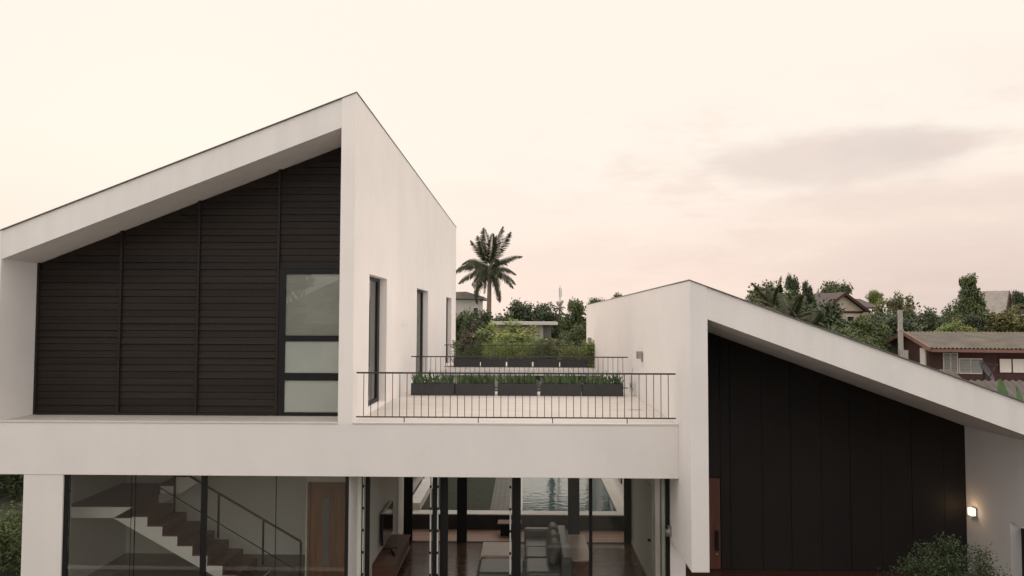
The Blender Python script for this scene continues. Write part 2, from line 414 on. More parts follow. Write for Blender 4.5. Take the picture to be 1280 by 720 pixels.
# floor slab of both blocks in one piece (its front is the white band)
HB().prism([(-10.5, FY), (2.93, FY), (2.93, 20.7), (-3.3, 20.7), (-3.3, 35.3), (-10.5, 35.3)], 'z', 2.8, 3.8).build('slab_band', M['white'], bevel=.008)
HB().box(-3.3, 2.93, 30.0, 35.2, 3.56, 3.8).build('rear_slab', M['white'])
HB().box(-3.29, 2.92, 14.32, 20.69, 3.8, 3.81).build('terrace_floor', M['terrace'])
HB().box(-3.29, 2.92, 30.05, 35.15, 3.8, 3.81).build('rear_terrace_floor', M['terrace'])
HB().box(-3.29, 2.922, 14.185, 14.318, 3.8, 3.83).build('terrace_edge', M['trim'], bevel=.004)
HB().box(-10.215, -3.585, 14.185, 14.318, 3.8, 3.825).build('balcony_edge', M['trim'], bevel=.004)
HB().box(-10.215, -3.585, 14.32, 15.26, 3.8, 3.806).build('balcony_floor', M['terrace'])
# upper left block
HB().prism([(-10.5, 3.8), (-10.22, 3.8), (-10.22, zl(-10.22)), (-10.5, zl(-10.5))], 'y', FY, 35.3).build('end_wall', M['white'], bevel=.006)
WY = [(15.61, 17.62), (22.53, 25.17), (31.0, 33.2)]
wb = HB()
xs = (-3.58, -3.30)
edge = [FY] + [v for p in WY for v in p] + [35.3]
for i in range(0, len(edge), 2): wb.prism([(xs[0], 3.8), (xs[1], 3.8), (xs[1], zl(xs[1])), (xs[0], zl(xs[0]))], 'y', edge[i], edge[i + 1])
for a, b_ in WY:
    wb.box(*xs, a, b_, 3.8, 3.87)
    wb.prism([(xs[0], 6.77), (xs[1], 6.77), (xs[1], zl(xs[1])), (xs[0], zl(xs[0]))], 'y', a, b_)
wb.build('gable_side_wall', M['markwall'])
TH = .57
HB().prism([(-10.22, zl(-10.22) - TH), (-3.58, zl(-3.58) - TH), (-3.58, zl(-3.58) - .004), (-10.22, zl(-10.22) - .004)], 'y', FY + .018, 35.28).build('roof', M['fascia'])
HB().prism([(-10.53, zl(-10.53) + .002), (-3.285, zl(-3.285) + .002), (-3.285, zl(-3.285) + .016), (-10.53, zl(-10.53) + .016)], 'y', FY - .02, 35.33).build('roof_flashing', M['flash'])
HB().prism([(-10.21, 3.81), (-3.59, 3.81), (-3.59, zl(-3.59) - TH - .01), (-10.21, zl(-10.21) - TH - .01)], 'y', 35.0, 35.25).build('rear_wall', M['white'])
# recessed louvre wall on the balcony
LY = 15.3
def topz(x): return zl(x) - TH - .004
WX0 = -5.09
cuts = [-10.20, at(150, 400, LY).x, at(247, 400, LY).x, at(347, 400, LY).x]
HB().prism([(-10.21, 3.81), (-3.59, 3.81), (-3.59, topz(-3.59)), (-10.21, topz(-10.21))], 'y', LY + .05, LY + .2).build('gable_backing', M['louverpost'])
def louver_panel(x0, x1, z0):
    b_ = HB(); z = z0
    while True:
        h = .142
        # slats are cut by the sloping soffit
        xa = x0
        if z + h > topz(x1): break
        if z + h > topz(x0): xa = min(x1, x0 + (z + h - topz(x0)) / SL)
        tilt = random.choice((.012, .016, .02, .024, .03)) + random.uniform(0, .008)
        if x1 - xa > .05:
            b_.poly([(xa, LY + .04, z), (x1, LY + .04, z), (x1, LY + .036 - tilt, z + .002), (xa, LY + .036 - tilt, z + .002),
                     (xa, LY + .03, z + h - .006), (x1, LY + .03, z + h - .006), (x1, LY + .045, z + h), (xa, LY + .045, z + h)],
                    [(0, 1, 2, 3), (3, 2, 5, 4), (4, 5, 6, 7), (0, 3, 4, 7), (1, 6, 5, 2), (0, 7, 6, 1)])
        z += h
    return b_.build('louver_panel', M['louver'])
PW = .05
for i in range(3): louver_panel(cuts[i] + PW / 2, cuts[i + 1] - PW / 2, 3.86)
louver_panel(cuts[3] + PW / 2, -3.66, 6.86)
for i, x in enumerate(cuts):
    HB().prism([(x - PW / 2, 3.81), (x + PW / 2, 3.81), (x + PW / 2, topz(x + PW / 2) - .002), (x - PW / 2, topz(x - PW / 2) - .002)], 'y', LY - .03, LY + .048).build('louver_post', M['louverpost'])
HB().prism([(-3.66, 6.86), (-3.59, 6.86), (-3.59, topz(-3.59) - .003), (-3.66, topz(-3.66) - .003)], 'y', LY - .03, LY + .048).build('louver_post', M['louverpost'])
HB().box(-10.17, cuts[3] - .03, LY - .028, LY + .047, 3.812, 3.857).build('louver_rail', M['louverpost'])
# balcony window with three panes
wf = hbox('balcony_window', M['black'], cuts[3] + .03, -3.59, LY - .02, LY + .045, 6.745, 6.855)
def sub(name, m, x0, x1, y0, y1, z0, z1, par, bevel=0.):
    return HB().box(x0, x1, y0, y1, z0, z1).build(name, m, par, bevel)
for x0, x1, z0, z1 in ((cuts[3] + .03, WX0 + .11, 3.815, 6.745), (-3.632, -3.592, 3.815, 6.745), (WX0 + .11, -3.632, 3.815, 3.88), (WX0 + .11, -3.632, 4.535, 4.69), (WX0 + .11, -3.632, 5.345, 5.465)):
    sub('frame', M['black'], x0, x1, LY - .018, LY + .044, z0, z1, wf)
for z0, z1, mm in ((3.88, 4.535, 'frost'), (4.69, 5.345, 'frost'), (5.465, 6.745, 'blind')):
    sub('pane', M[mm], WX0 + .11, -3.632, LY + .02, LY + .03, z0, z1, wf)
    sub('glass', M['glass'], WX0 + .11, -3.632, LY + .004, LY + .008, z0, z1, wf)
# tall windows in the side wall
for a, b_ in WY:
    fx = -3.30 - .17
    wr = hbox('side_window', M['black'], fx - .06, fx, a + .002, b_ - .002, 6.69, 6.768)
    sub('frame', M['black'], fx - .06, fx, a + .002, b_ - .002, 3.872, 3.96, wr)
    for ya, yb in ((a + .002, a + .1), (b_ - .24, b_ - .002)):
        sub('frame', M['black'], fx - .058, fx - .001, ya, yb, 3.96, 6.69, wr)
    sub('glass', M['glass'], fx - .035, fx - .03, a + .1, b_ - .24, 3.96, 6.69, wr)
    sub('curtain', M['curtain'], fx - .30, fx - .27, a - .1, b_ + .1, 3.82, 6.9, wr)
# ---------------- right wing
HB().prism([(2.93, 1.4), (3.24, 1.4), (3.24, zr(3.24)), (2.93, zr(2.93))], 'y', 13.16, GY).build('wing_wall', M['white'], bevel=.006)
HB().prism([(2.93, 0), (3.24, 0), (3.24, zr(3.24)), (2.93, zr(2.93))], 'y', GY, 35.2).build('wing_wall', M['white'])
HB().prism([(3.24, zr(3.24) - TH), (10.4, zr(10.4) - TH), (10.4, zr(10.4) - .004), (3.24, zr(3.24) - .004)], 'y', 13.178, 35.18).build('wing_roof', M['fascia'])
HB().prism([(2.915, zr(2.915) + .002), (10.43, zr(10.43) + .002), (10.43, zr(10.43) + .016), (2.915, zr(2.915) + .016)], 'y', 13.14, 35.23).build('wing_flashing', M['flash'])
def zs(x): return zr(x) - TH - .003
BY = 16.16
xr = 9.47
OY0, OY1, OZ = 13.3, 14.74, 1.90
ob = HB()
for y0, y1, z0 in ((13.178, OY0, 0), (OY0, OY1, OZ), (OY1, 35.1, 0)):
    ob.prism([(xr, z0), (xr + .28, z0), (xr + .28, zs(xr + .28)), (xr, zs(xr))], 'y', y0, y1)
ob.build('entry_side_wall', M['white'])
gt = hbox('side_gate', M['black'], xr + .2, xr + .26, OY0 + .01, OY1 - .005, .462, OZ - .12)
for k in range(7): sub('slat', M['black'], xr + .18, xr + .198, OY0 + .03 + k * .2, OY0 + .16 + k * .2, .5, OZ - .16, gt)
# dark clad rear wall of the entry, boards butted
seams = [3.245, 4.23] + [at(px, 600, BY).x for px in (913, 953, 989, 1027, 1063, 1101, 1140, 1180)] + [xr - .003]
for i in range(1, len(seams) - 1):
    x0, x1 = seams[i] + .004, seams[i + 1] - .004
    HB().prism([(x0, .47), (x1, .47), (x1, zs(x1)), (x0, zs(x0))], 'y', BY + (.005 if i % 2 else 0), BY + .06).build('cladding_panel', M['darkwall'])
HB().prism([(3.245, 2.42), (4.224, 2.42), (4.224, zs(4.224)), (3.245, zs(3.245))], 'y', BY, BY + .06).build('cladding_panel', M['darkwall'])
HB().prism([(3.243, .462), (xr - .002, .462), (xr - .002, zs(xr)), (3.243, zs(3.243))], 'y', BY + .07, BY + .2).build('entry_backing', M['black'])
ed = hbox('entry_door', M['reddoor'], 3.30, 4.215, BY - .01, BY + .05, .475, 2.405, bevel=.004)
sub('door_handle', M['black'], 4.10, 4.17, BY - .07, BY - .012, .88, 1.30, ed, .01)
MB().tube([(4.135, BY - .03, .80), (4.135, BY - .008, .80)], .022, 12).build('lock', M['greymetal'], ed)
hbox('entry_deck', M['entrydeck'], 2.935, xr - .003, 12.7, BY + .06, .2, .46)
# ---------------- ground floor shell
hbox('pillar', M['white'], -9.65, -8.88, FY + .012, 14.5, -.03, 2.8, bevel=.008)
hbox('partition_wall', M['inner'], -3.60, -3.30, GY - .02, 35.25, -.03, 2.8)
hbox('stair_side_wall', M['inner'], -10.1, -9.88, 14.95, 18.5, -.03, 2.8)
hbox('stair_rear_wall', M['inner'], -9.88, -3.60, 18.4, 18.6, -.03, 2.8)
hbox('stair_room_floor', M['parquet'], -9.88, -3.61, 14.26, 18.4, -.03, 0)
hbox('living_floor', M['parquet'], -3.298, 2.93, GY - .1, 19.55, -.03, 0)
hbox('living_side_wall', M['inner'], 2.79, 2.93, GY + .12, 20.7, 0, 2.8)
hbox('skirting', M['trim'], 2.775, 2.789, GY + .12, 19.5, .001, .09)
hbox('garden_deck', M['deck'], -3.298, 2.788, 19.6, 20.7, -.03, .003)
hbox('pool_kerb', M['riser'], -3.298, 2.928, 20.7, 20.74, -.03, .40)
hbox('coping', M['coping'], -3.298, 2.928, 20.68, 21.1, .401, .425)
hbox('coping', M['coping'], -.33, -.05, 21.1, 30.0, .385, .42)
hbox('coping', M['coping'], 2.62, 2.928, 21.1, 30.0, .385, .42)
hbox('coping', M['coping'], -3.298, 2.928, 30.002, 30.4, .385, .425)
hbox('sill_ledge', M['trim'], -3.298, -2.95, 21.102, 29, .40, .62)
hbox('courtyard_column', M['white'], 1.14, 1.42, 34.85, 35.15, 0, 3.555)
MB_ = HB(); MB_.tube([(1.62, 35.0, 0), (1.62, 35.0, 3.555)], .05, 10); MB_.build('rain_pipe', M['greymetal'])
# courtyard windows
for y0 in (21.6, 24.2, 26.8):
    cw = hbox('courtyard_window', M['black'], -3.298, -3.262, y0, y0 + 2.2, .66, 2.6)
    sub('glass', M['windowdark'], -3.262, -3.255, y0 + .1, y0 + 2.1, .76, 2.5, cw)
for y0 in (22.4, 25.6):
    cw = hbox('courtyard_window', M['black'], 2.89, 2.928, y0, y0 + 2.0, .9, 2.6)
    sub('glass', M['windowdark'], 2.882, 2.89, y0 + .1, y0 + 1.9, 1.0, 2.5, cw)
# ---------------- glazing of the living room, front line
def stile(x0, x1, y0=GY, d=.07, top=2.797): return hbox('door_stile', M['black'], x0, x1, y0, y0 + d, .002, top)
stile(-3.297, -3.27); stile(-3.225, -3.14)
stile(-1.86, -1.755); stile(-1.715, -1.555, GY + .09)
stile(-.25, -.07, GY + .02); stile(1.31, 1.375, GY + .02); stile(2.845, 2.925, GY - .01)
for x in (-3.262, -1.895, -1.75, -.282):            # pleated screen edges: pale strip with dark clips
    st = hbox('screen_edge', M['palemetal'], x - .012, x + .014, GY - .02, GY - .005, .004, 2.796)
    for z in [v * .44 + .2 for v in range(6)]: sub('clip', M['black'], x - .02, x + .02, GY - .028, GY - .021, z, z + .05, st)
hbox('glazing', M['glass'], -.07, 1.31, GY + .05, GY + .06, .003, 2.796)
hbox('glazing', M['glass'], 1.375, 2.845, GY + .05, GY + .06, .003, 2.796)
hbox('track', M['black'], -3.297, 2.79, 19.5, 19.598, -.02, .012)
for x0, x1 in ((-3.16, -2.93), (-1.76, -1.50), (1.14, 1.44), (2.6, 2.788)):
    stile(x0, x1, 19.52, .07)
hbox('glazing', M['glass'], -3.29, -3.16, 19.555, 19.56, .013, 2.796)
# interior door and pale frame on the right wall of the living room
idr = hbox('inner_door', M['inner'], 2.770, 2.788, 16.3, 17.1, .095, 2.15)
sub('door_handle', M['black'], 2.70, 2.768, 16.36, 16.48, .98, 1.02, idr, .01)
sub('door_frame', M['trim'], 2.762, 2.787, 16.22, 16.298, .095, 2.2, idr)
hbox('curtain', M['curtain'], 2.66, 2.76, GY + .14, GY + .42, .05, 2.75)
# stair room glazing
SY = 14.27
hbox('glazing_frame', M['black'], -8.878, -8.79, SY - .02, SY + .05, 0, 2.797)
hbox('glazing_frame', M['black'], -6.215, -6.115, SY - .02, SY + .05, 0, 2.797)
hbox('glazing_frame', M['black'], -3.43, -3.372, SY - .03, SY + .028, 0, 2.797)
for x0, x1 in ((-8.788, -7.505), (-7.495, -6.217), (-6.113, -4.775), (-4.765, -3.432)):
    hbox('glazing', M['glass'], x0, x1, SY + .0, SY + .01, .003, 2.796)
for x in (-7.5, -4.77): hbox('glass_joint', M['black'], x - .005, x + .005, SY - .004, SY + .014, .003, 2.796)
hbox('glass_joint', M['black'], -7.575, -7.569, SY - .01, SY - .002, .003, 2.796)
hbox('partition_wall', M['white'], -3.43, -3.372, SY + .03, GY - .021, -.03, 2.798)
# closet block and timber door at the right of the stair room
hbox('closet_wall', M['inner'], -4.92, -3.605, 16.75, 18.4, 0, 2.798)
td = hbox('timber_door', M['door'], -4.80, -3.64, 16.70, 16.748, .01, 2.13)
sub('vision_panel', M['shutter'], -4.53, -4.38, 16.692, 16.70, .3, 1.78, td)
sub('door_frame', M['door'], -4.86, -4.802, 16.66, 16.748, .01, 2.14, td)
# stair
stair = hbox('staircase', M['stairwhite'], -9.878, -8.46, 16.0, 18.2, 1.50, 1.735)
sub('landing', M['tread'], -9.877, -8.45, 15.99, 18.2, 1.736, 1.765, stair)
GO, RI, NS = .33, .205, 8
pts = [(-8.46, 1.735)]
x, z = -8.46, 1.735
for k in range(NS):
    z -= RI; pts.append((x, z)); x += GO; pts.append((x, z))
pts += [(x, 0.02), (x - .35, .02), (-8.46 - .42, 1.5)]
HB().prism(pts, 'y', 16.0, 17.1).build('stringer', M['stairwhite'], stair)
x, z = -8.46, 1.735
for k in range(NS):
    z -= RI
    s1 = HB(); s1.box(x - .002, x + GO + .012, 15.99, 17.11, z + .001, z + .03); s1.box(x + .001, x + .02, 15.99, 17.11, z + .031, z + RI + .0)
    s1.build('step', M['tread'], stair)
    x += GO
x, z = -8.46, 1.765
for k in range(4):                                    # start of the upper flight
    s1 = HB(); s1.box(x - .012, x + GO, 17.13, 18.2, z + RI - .03, z + RI); s1.box(x - .0, x + .02, 17.13, 18.2, z + .001, z + RI - .031)
    s1.build('step', M['tread'], stair); z += RI; x += GO
HB().prism([(-8.43, 1.765), (-8.43, 1.93), (-8.1, 1.93), (-8.1, 2.135), (-7.77, 2.135), (-7.77, 2.34), (-7.44, 2.34), (-7.44, 2.545), (-7.11, 2.545), (-7.11, 2.3), (-7.96, 1.765)], 'y', 17.15, 18.19).build('stringer', M['stairwhite'], stair)
hr = HB(); RYs = 17.05
hr.tube([(-8.02, RYs, 2.36), (-5.11, RYs, .66 + .06)], .028, 8); hr.build('handrail', M['walnut'], stair)
hr = HB(); hr.tube([(-8.5, RYs, 1.98), (-5.11, RYs, .0 + .02)], .012, 6); hr.build('lower_rod', M['black'], stair)
for px_ in (-8.05, -7.02, -5.98, -5.11):
    zt = 2.33 - (px_ + 8.02) * (-.5636) * -1 if False else 2.36 - (px_ + 8.02) * .5636
    sub('baluster', M['black'], px_ - .022, px_ + .022, RYs - .012, RYs + .012, max(.0, zt - 1.02), zt - .01, stair)

# ---------------- terrace railings (each baluster a sub-part)
def railing(y, x0, x1, n, z0=3.93, z1=4.79, feet=4, thick=.018, label=None):
    top = hbox('railing', M['rail'], x0, x1, y - thick, y + thick, z1 - .03, z1)
    if label: top['label'] = label
    sub('bottom_rail', M['rail'], x0, x1, y - .012, y + .012, z0 - .012, z0 + .012, top)
    sp = (x1 - x0) / (n + 1)
    b0 = sub('baluster', M['rail'], -.006, .006, y - .006, y + .006, z0 + .0125, z1 - .031, top)
    b0.location.x = x0 + sp
    for k in range(1, n):
        c = b0.copy(); c.location.x = x0 + sp * (k + 1); col.objects.link(c)
    for k in range(feet):
        xx = x0 + (x1 - x0) * (k + .65) / (feet + .3)
        sub('foot', M['rail'], xx - .008, xx + .008, y - .008, y + .008, 3.811, z0 - .0125, top)
railing(14.26, -3.24, 2.89, 43)
railing(20.6, -3.16, 2.86, 43)
railing(30.15, -3.28, 2.84, 43, 3.9, 4.79, 4, .02)
railing(34.9, -3.0, 2.9, 40, 3.9, 4.80, 4, .02)

# ------------------------------------------------------------------ foliage helpers
def setshade(me, vals):
    a = me.color_attributes.new('shade', 'FLOAT_COLOR', 'POINT')
    for i, v in enumerate(vals): a.data[i].color = (v[0], v[1], v[2], 1)
def shade_of(k=.35):
    v = random.uniform(1 - k, 1 + k); h = random.uniform(-.12, .12)
    return (v * (1 + h), v, v * (1 - h * .5))
class Leaves:
    def __init__(s): s.v = []; s.f = []; s.c = []
    def leaf(s, p, l, wd, sh, d=None, n=None):
        if d is None:
            d = Vector((random.gauss(0, 1), random.gauss(0, 1), random.gauss(0, .8))).normalized()
        if n is None: n = Vector((random.gauss(0, 1), random.gauss(0, 1), random.gauss(0, 1) + .6))
        u = d.cross(n)
        if u.length < 1e-4: u = d.orthogonal()
        u.normalize(); i = len(s.v)
        mid = p + d * l * .5
        s.v += [p, mid + u * wd * .5, p + d * l, mid - u * wd * .5]; s.f.append((i, i + 1, i + 2, i + 3)); s.c += [sh] * 4
    def mesh(s, name, m):
        me = bpy.data.meshes.new(name); me.from_pydata([tuple(v) for v in s.v], [], s.f); me.materials.append(m); setshade(me, s.c)
        return me
def crown_mesh(kind, m, seed):
    """crown in a unit space: x, y within about 1, z within about 1"""
    random.seed(seed); L_ = Leaves(); cl = []
    if kind == 'round':
        for i in range(64):
            d = Vector((random.gauss(0, 1), random.gauss(0, 1), random.gauss(0, 1))).normalized() * random.uniform(.2, .84)
            if d.z < -.55: d.z *= .6
            cl.append((d, random.uniform(.17, .34)))
        nl, ls = 120, .125
    elif kind == 'sparse':
        for i in range(52):
            d = Vector((random.gauss(0, 1), random.gauss(0, 1), random.gauss(0, .9))).normalized() * random.uniform(.35, .95)
            cl.append((d, random.uniform(.12, .26)))
        nl, ls = 85, .12
    elif kind == 'tall':                      # narrow layered crown with separate boughs
        for i in range(62):
            z_ = random.uniform(-1, .92); r = (1 - (z_ + 1) / 2.15) * random.uniform(.45, 1.0) + .08; a = random.uniform(0, 6.28)
            cl.append((Vector((r * math.cos(a), r * math.sin(a), z_ + random.uniform(-.05, .05))), random.uniform(.13, .26)))
        nl, ls = 110, .12
    elif kind == 'low':                       # broad bushy mound down to the ground
        for i in range(70):
            a = random.uniform(0, 6.28); r = math.sqrt(random.random()) * .9; z_ = random.uniform(-.95, .85) * math.sqrt(max(.05, 1 - r * r))
            cl.append((Vector((r * math.cos(a), r * math.sin(a), z_)), random.uniform(.16, .3)))
        nl, ls = 120, .125
    for c, r in cl:
        base = shade_of(.32)
        for k in range(nl):
            d = Vector((random.gauss(0, 1), random.gauss(0, 1), random.gauss(0, .75)))
            d = d.normalized() * r * random.uniform(.35, 1.08) ** .6
            e = random.uniform(.75, 1.25)
            L_.leaf(c + d, ls * random.uniform(.6, 1.3), ls * random.uniform(.35, .7), (base[0] * e, base[1] * e, base[2] * e), n=d + Vector((0, 0, r * .6)), d=None)
    return L_.mesh('crown', m), cl
CR = {}
def crown(kind, mname, v):
    k = (kind, mname, v)
    if k not in CR: CR[k] = crown_mesh(kind, M[mname], hash((len(kind), len(mname), v)) % 9999 + v * 17 + ord(kind[0]))
    return CR[k]
TREES = 0
def tree(label, px, ytop, wpx, Y, kind='round', m='leaf', hr_=1.2, v=0, bark='bark', group=None, name='tree', base=None, cat='tree'):
    """a tree whose crown top stands at a measured place"""
    p = at(px, ytop, Y); wd = wpx * Y / F / 2 * 1.12; hh = wd * hr_
    root = empty(name, (p.x, p.y, -.06 if base is None else base), random.Random(px).uniform(0, 6.28), label, cat, group)
    me, cl = crown(kind, m, v)
    o = bpy.data.objects.new('crown', me); col.objects.link(o); o.parent = root
    z0 = root.location.z
    o.scale = (wd, wd, hh); o.location.z = p.z - hh - z0
    tz = p.z - hh - z0
    t_ = MB(); rb = max(.08, wd * .09)
    t_.tube([(0, 0, 0), (rb * .4, 0, tz * .5), (0, 0, tz), (0, .0, tz + hh * .55)], [rb, rb * .75, rb * .55, rb * .15], 8)
    for c, r in cl[::5]:
        e = Vector((c.x * wd, c.y * wd, tz + c.z * hh)); s0 = Vector((0, 0, max(tz * .5, tz - hh * .5 + .25 * hh * c.z)))
        t_.tube([s0, (s0 + e) / 2 + Vector((0, 0, -.03 * hh)), e], [rb * .4, rb * .25, rb * .08], 5)
    t_.build('trunk', M[bark], root)
    return root

def frond_mesh(length, droop, nleaf, ll, m, hang=.6, seed=0, width=.05):
    """a feather frond leaving the origin along +x, bending down"""
    rnd = random.Random(seed); L_ = Leaves(); pts = []
    p = Vector((0, 0, 0)); ang = 0
    n = 14
    for i in range(n + 1):
        pts.append(p.copy()); p = p + Vector((math.cos(ang), 0, math.sin(ang))) * length / n; ang -= droop / n * (0.4 + 1.3 * i / n)
    for i in range(n):
        a, b_ = pts[i], pts[i + 1]; d = (b_ - a).normalized(); nrm = Vector((-d.z, 0, d.x))
        L_.leaf(a, (b_ - a).length * 1.05, .045 * length / 3, (.9, 1, .9), d=d, n=nrm)
        L_.leaf(a, (b_ - a).length * 1.05, .045 * length / 3, (.9, 1, .9), d=d, n=Vector((0, 1, 0)))
    for i in range(nleaf):
        t_ = .12 + .88 * i / nleaf; k = min(n - 1, int(t_ * n)); a = pts[k].lerp(pts[k + 1], t_ * n - k); d = (pts[k + 1] - pts[k]).normalized()
        lm = ll * (math.sin(math.pi * min(1, t_ * .93 + .1)) ** .6) * rnd.uniform(.75, 1.1)
        for s_ in (-1, 1):
            dd = (d * .45 + Vector((0, s_ * rnd.uniform(.55, 1), 0)) + Vector((0, 0, -hang * rnd.uniform(.5, 1.5)))).normalized()
            e = rnd.uniform(.7, 1.3)
            L_.leaf(a, lm, width, (e, e * 1.0, e * .8), d=dd, n=Vector((0, 0, 1)))
    return L_.mesh('frond', m)

def palm(label, px, yc, Y, nf, flen, m='frond', trunk_r=.16, lean=.3, seed=3, name='coconut_palm', cat='palm', spread=None, wf=.055):
    rnd = random.Random(seed); c = at(px, yc, Y)
    root = empty(name, (c.x, c.y, -.06), 0, label, cat)
    h = c.z + .06
    t_ = MB(); n = 12
    t_.tube([(lean * (1 - i / n) ** 2 * -1, 0, h * i / n) for i in range(n + 1)], [trunk_r * (1.25 - .45 * i / n) for i in range(n + 1)], 10)
    t_.build('trunk', M['palmbark'], root)
    ms = [frond_mesh(flen * k, dr, 84 if i == 2 else 56, .72 * flen / 3, M[m], hg, seed * 10 + i, wf * flen / 3) for i, (k, dr, hg) in enumerate(((.95, 1.0, 1.3), (.95, 1.9, 2.6), (1.0, .5, .45)))]
    for i in range(nf):
        a = i * 2.39996 + rnd.uniform(-.45, .45); q = max(0, min(1, i / (nf - 1) + rnd.uniform(-.07, .07)))
        elv = R(88 - 122 * q ** .85) if spread is None else R(spread[0] + (spread[1] - spread[0]) * q)
        me = ms[2 if q < .3 else rnd.choice((0, 1, 1))]
        o = bpy.data.objects.new('frond', me); col.objects.link(o); o.parent = root
        o.location = (0, 0, h - .05)
        o.rotation_euler = (rnd.uniform(-.25, .25), -elv, a); k_ = rnd.uniform(.72, 1.08); o.scale = (k_, k_, k_)
    return root

# ------------------------------------------------------------------ planters
def planter(name, label, x0, x1, y0, y1, hgt, group):
    root = empty(name, ((x0 + x1) / 2, (y0 + y1) / 2, 3.811), 0, label, 'planter', group)
    hx, hy = (x1 - x0) / 2, (y1 - y0) / 2
    b_ = MB(); t_ = .025
    b_.box(-hx, hx, -hy, -hy + t_, 0, hgt); b_.box(-hx, hx, hy - t_, hy, 0, hgt)
    b_.box(-hx, -hx + t_, -hy + t_, hy - t_, 0, hgt); b_.box(hx - t_, hx, -hy + t_, hy - t_, 0, hgt); b_.box(-hx + t_, hx - t_, -hy + t_, hy - t_, 0, .03)
    b_.build('box', M['planter'], root)
    box('soil', M['soil'], root, -hx + t_, hx - t_, -hy + t_, hy - t_, .031, hgt - .04)
    return root, hx, hy
fp = [(514, 568), (569.5, 618), (622, 671), (675.5, 725.5), (728, 779)]
flab = ['dark grey planter of strap leaves closest to the left window wall', 'second dark planter of strap leaves from the left window wall',
        'middle dark planter of strap leaves in the front terrace row', 'dark planter of strap leaves with one planter between it and the right wall',
        'dark planter of strap leaves closest to the right wing wall']
for (a, b_), lb in zip(fp, flab):
    x0, x1 = at(a, 490, 19.55).x, at(b_, 490, 19.55).x
    root, hx, hy = planter('planter_box', lb, x0, x1, 19.5, 19.9, .31, 'strap leaf planters in the front row on the terrace')
    random.seed(int(a)); Lf = Leaves()
    for k in range(95):
        p = Vector((random.uniform(-hx + .03, hx - .03), random.uniform(-hy + .05, hy - .05), .27))
        ln = random.uniform(.17, .44); d = Vector((random.gauss(0, .24), random.gauss(0, .2), 1)).normalized()
        n_ = Vector((random.gauss(0, .6), -1, 0)); sh = shade_of(.45)
        Lf.leaf(p, ln * .75, .035, sh, d=d, n=n_)
        Lf.leaf(p + d * ln * .33, ln * .67, .022, sh, d=(d + Vector((d.x * .7, d.y * .7, -.1))).normalized(), n=n_)
    o = bpy.data.objects.new('plant', Lf.mesh('plant', M['blade'])); col.objects.link(o); o.parent = root
bp_ = [(567, 599), (601, 632), (634, 665), (667, 699), (701, 735)]
blab = ['dark planter with clipped green hedge at the left end of the rear terrace', 'second hedge planter from the left on the rear terrace',
        'middle hedge planter on the rear terrace', 'fourth hedge planter from the left on the rear terrace', 'hedge planter at the right end of the rear terrace with foliage spilling over']
for i, ((a, b_), lb) in enumerate(zip(bp_, blab)):
    x0, x1 = at(a, 455, 31.2).x, at(b_, 455, 31.2).x
    root, hx, hy = planter('hedge_planter', lb, x0, x1, 31.2, 31.65, .36, 'hedge planters on the rear terrace')
    random.seed(100 + i); Lf = Leaves()
    for c in range(70):
        p = Vector((random.uniform(-hx - .04, hx + .04), random.uniform(-hy, hy), random.uniform(.3, 1.0)))
        if p.z > .9 and random.random() < .4: p.z += random.uniform(0, .12)
        base_ = shade_of(.4)
        for k in range(36):
            q = p + Vector((random.gauss(0, .07), random.gauss(0, .07), random.gauss(0, .07)))
            q.z = max(q.z, .20)
            Lf.leaf(q, random.uniform(.05, .10), random.uniform(.02, .035), base_)
    if i == 4:
        for c in range(60):
            p = Vector((hx + random.uniform(-.05, .25), random.uniform(-.35, .2), random.uniform(.05, 1.0))); base_ = shade_of(.4)
            for k in range(52):
                Lf.leaf(p + Vector((random.gauss(0, .08), random.gauss(0, .08), random.gauss(0, .09))), random.uniform(.05, .10), random.uniform(.02, .04), base_)
    o = bpy.data.objects.new('hedge', Lf.mesh('hedge', M['leaflight' if i in (1, 2, 4) else 'leaf'])); col.objects.link(o); o.parent = root

# ------------------------------------------------------------------ lamps on the walls
def wall_lamp(label, y, z, s=1.0):
    r = empty('wall_lamp', (2.93, y, z), 0, label, 'wall lamp')
    box('housing', M['greymetal'], r, -.14 * s, -.02, -.11 * s, .11 * s, -.08 * s, .10 * s, .006)
    box('bracket', M['greymetal'], r, -.02, -.001, -.06, .06, -.16 * s, .06)
    return r
wall_lamp('square grey wall lamp on the right wing wall above the front planters', 18.48, 4.93)
wall_lamp('small far grey wall lamp near the back end of the right wing wall', 32.65, 4.93, 1.1)
r = empty('wall_lamp', (2.93, 14.95, 1.62), 0, 'small round grey lamp low on the wing wall beside the living room glass', 'wall lamp')
t_ = MB(); t_.tube([(-.07, -.02, -.1), (-.075, -.02, .02), (-.06, -.02, .07), (-.02, -.02, .1)], [.05, .055, .045, .02], 10); t_.build('housing', M['greymetal'], r)
box('bracket', M['greymetal'], r, -.03, -.001, -.05, .02, -.08, .06)
p = at(1219, 634, 15.75); p = Vector((xr, 9.47 / ((p.x) / p.y), 5.8 - 234 * 15.75 / F + .0))
r = empty('wall_lamp', (xr, p.y, p.z), 0, 'lit square lamp glowing on the wall beside the side gate', 'wall lamp')
box('bracket', M['greymetal'], r, -.03, -.001, -.07, .07, -.09, .09, .004)
box('lamp_glass', M['lamphot'], r, -.12, -.031, -.07, .07, -.075, .075, .01)
box('lamp_cap', M['greymetal'], r, -.125, -.031, -.075, .075, -.09, -.077)
pl = bpy.data.lights.new('lamp_light', 'POINT'); pl.energy = 1.6; pl.color = (1, .62, .3); pl.shadow_soft_size = .05
po = bpy.data.objects.new('lamp_light', pl); col.objects.link(po); po.parent = r; po.location = (-.24, 0, .05)
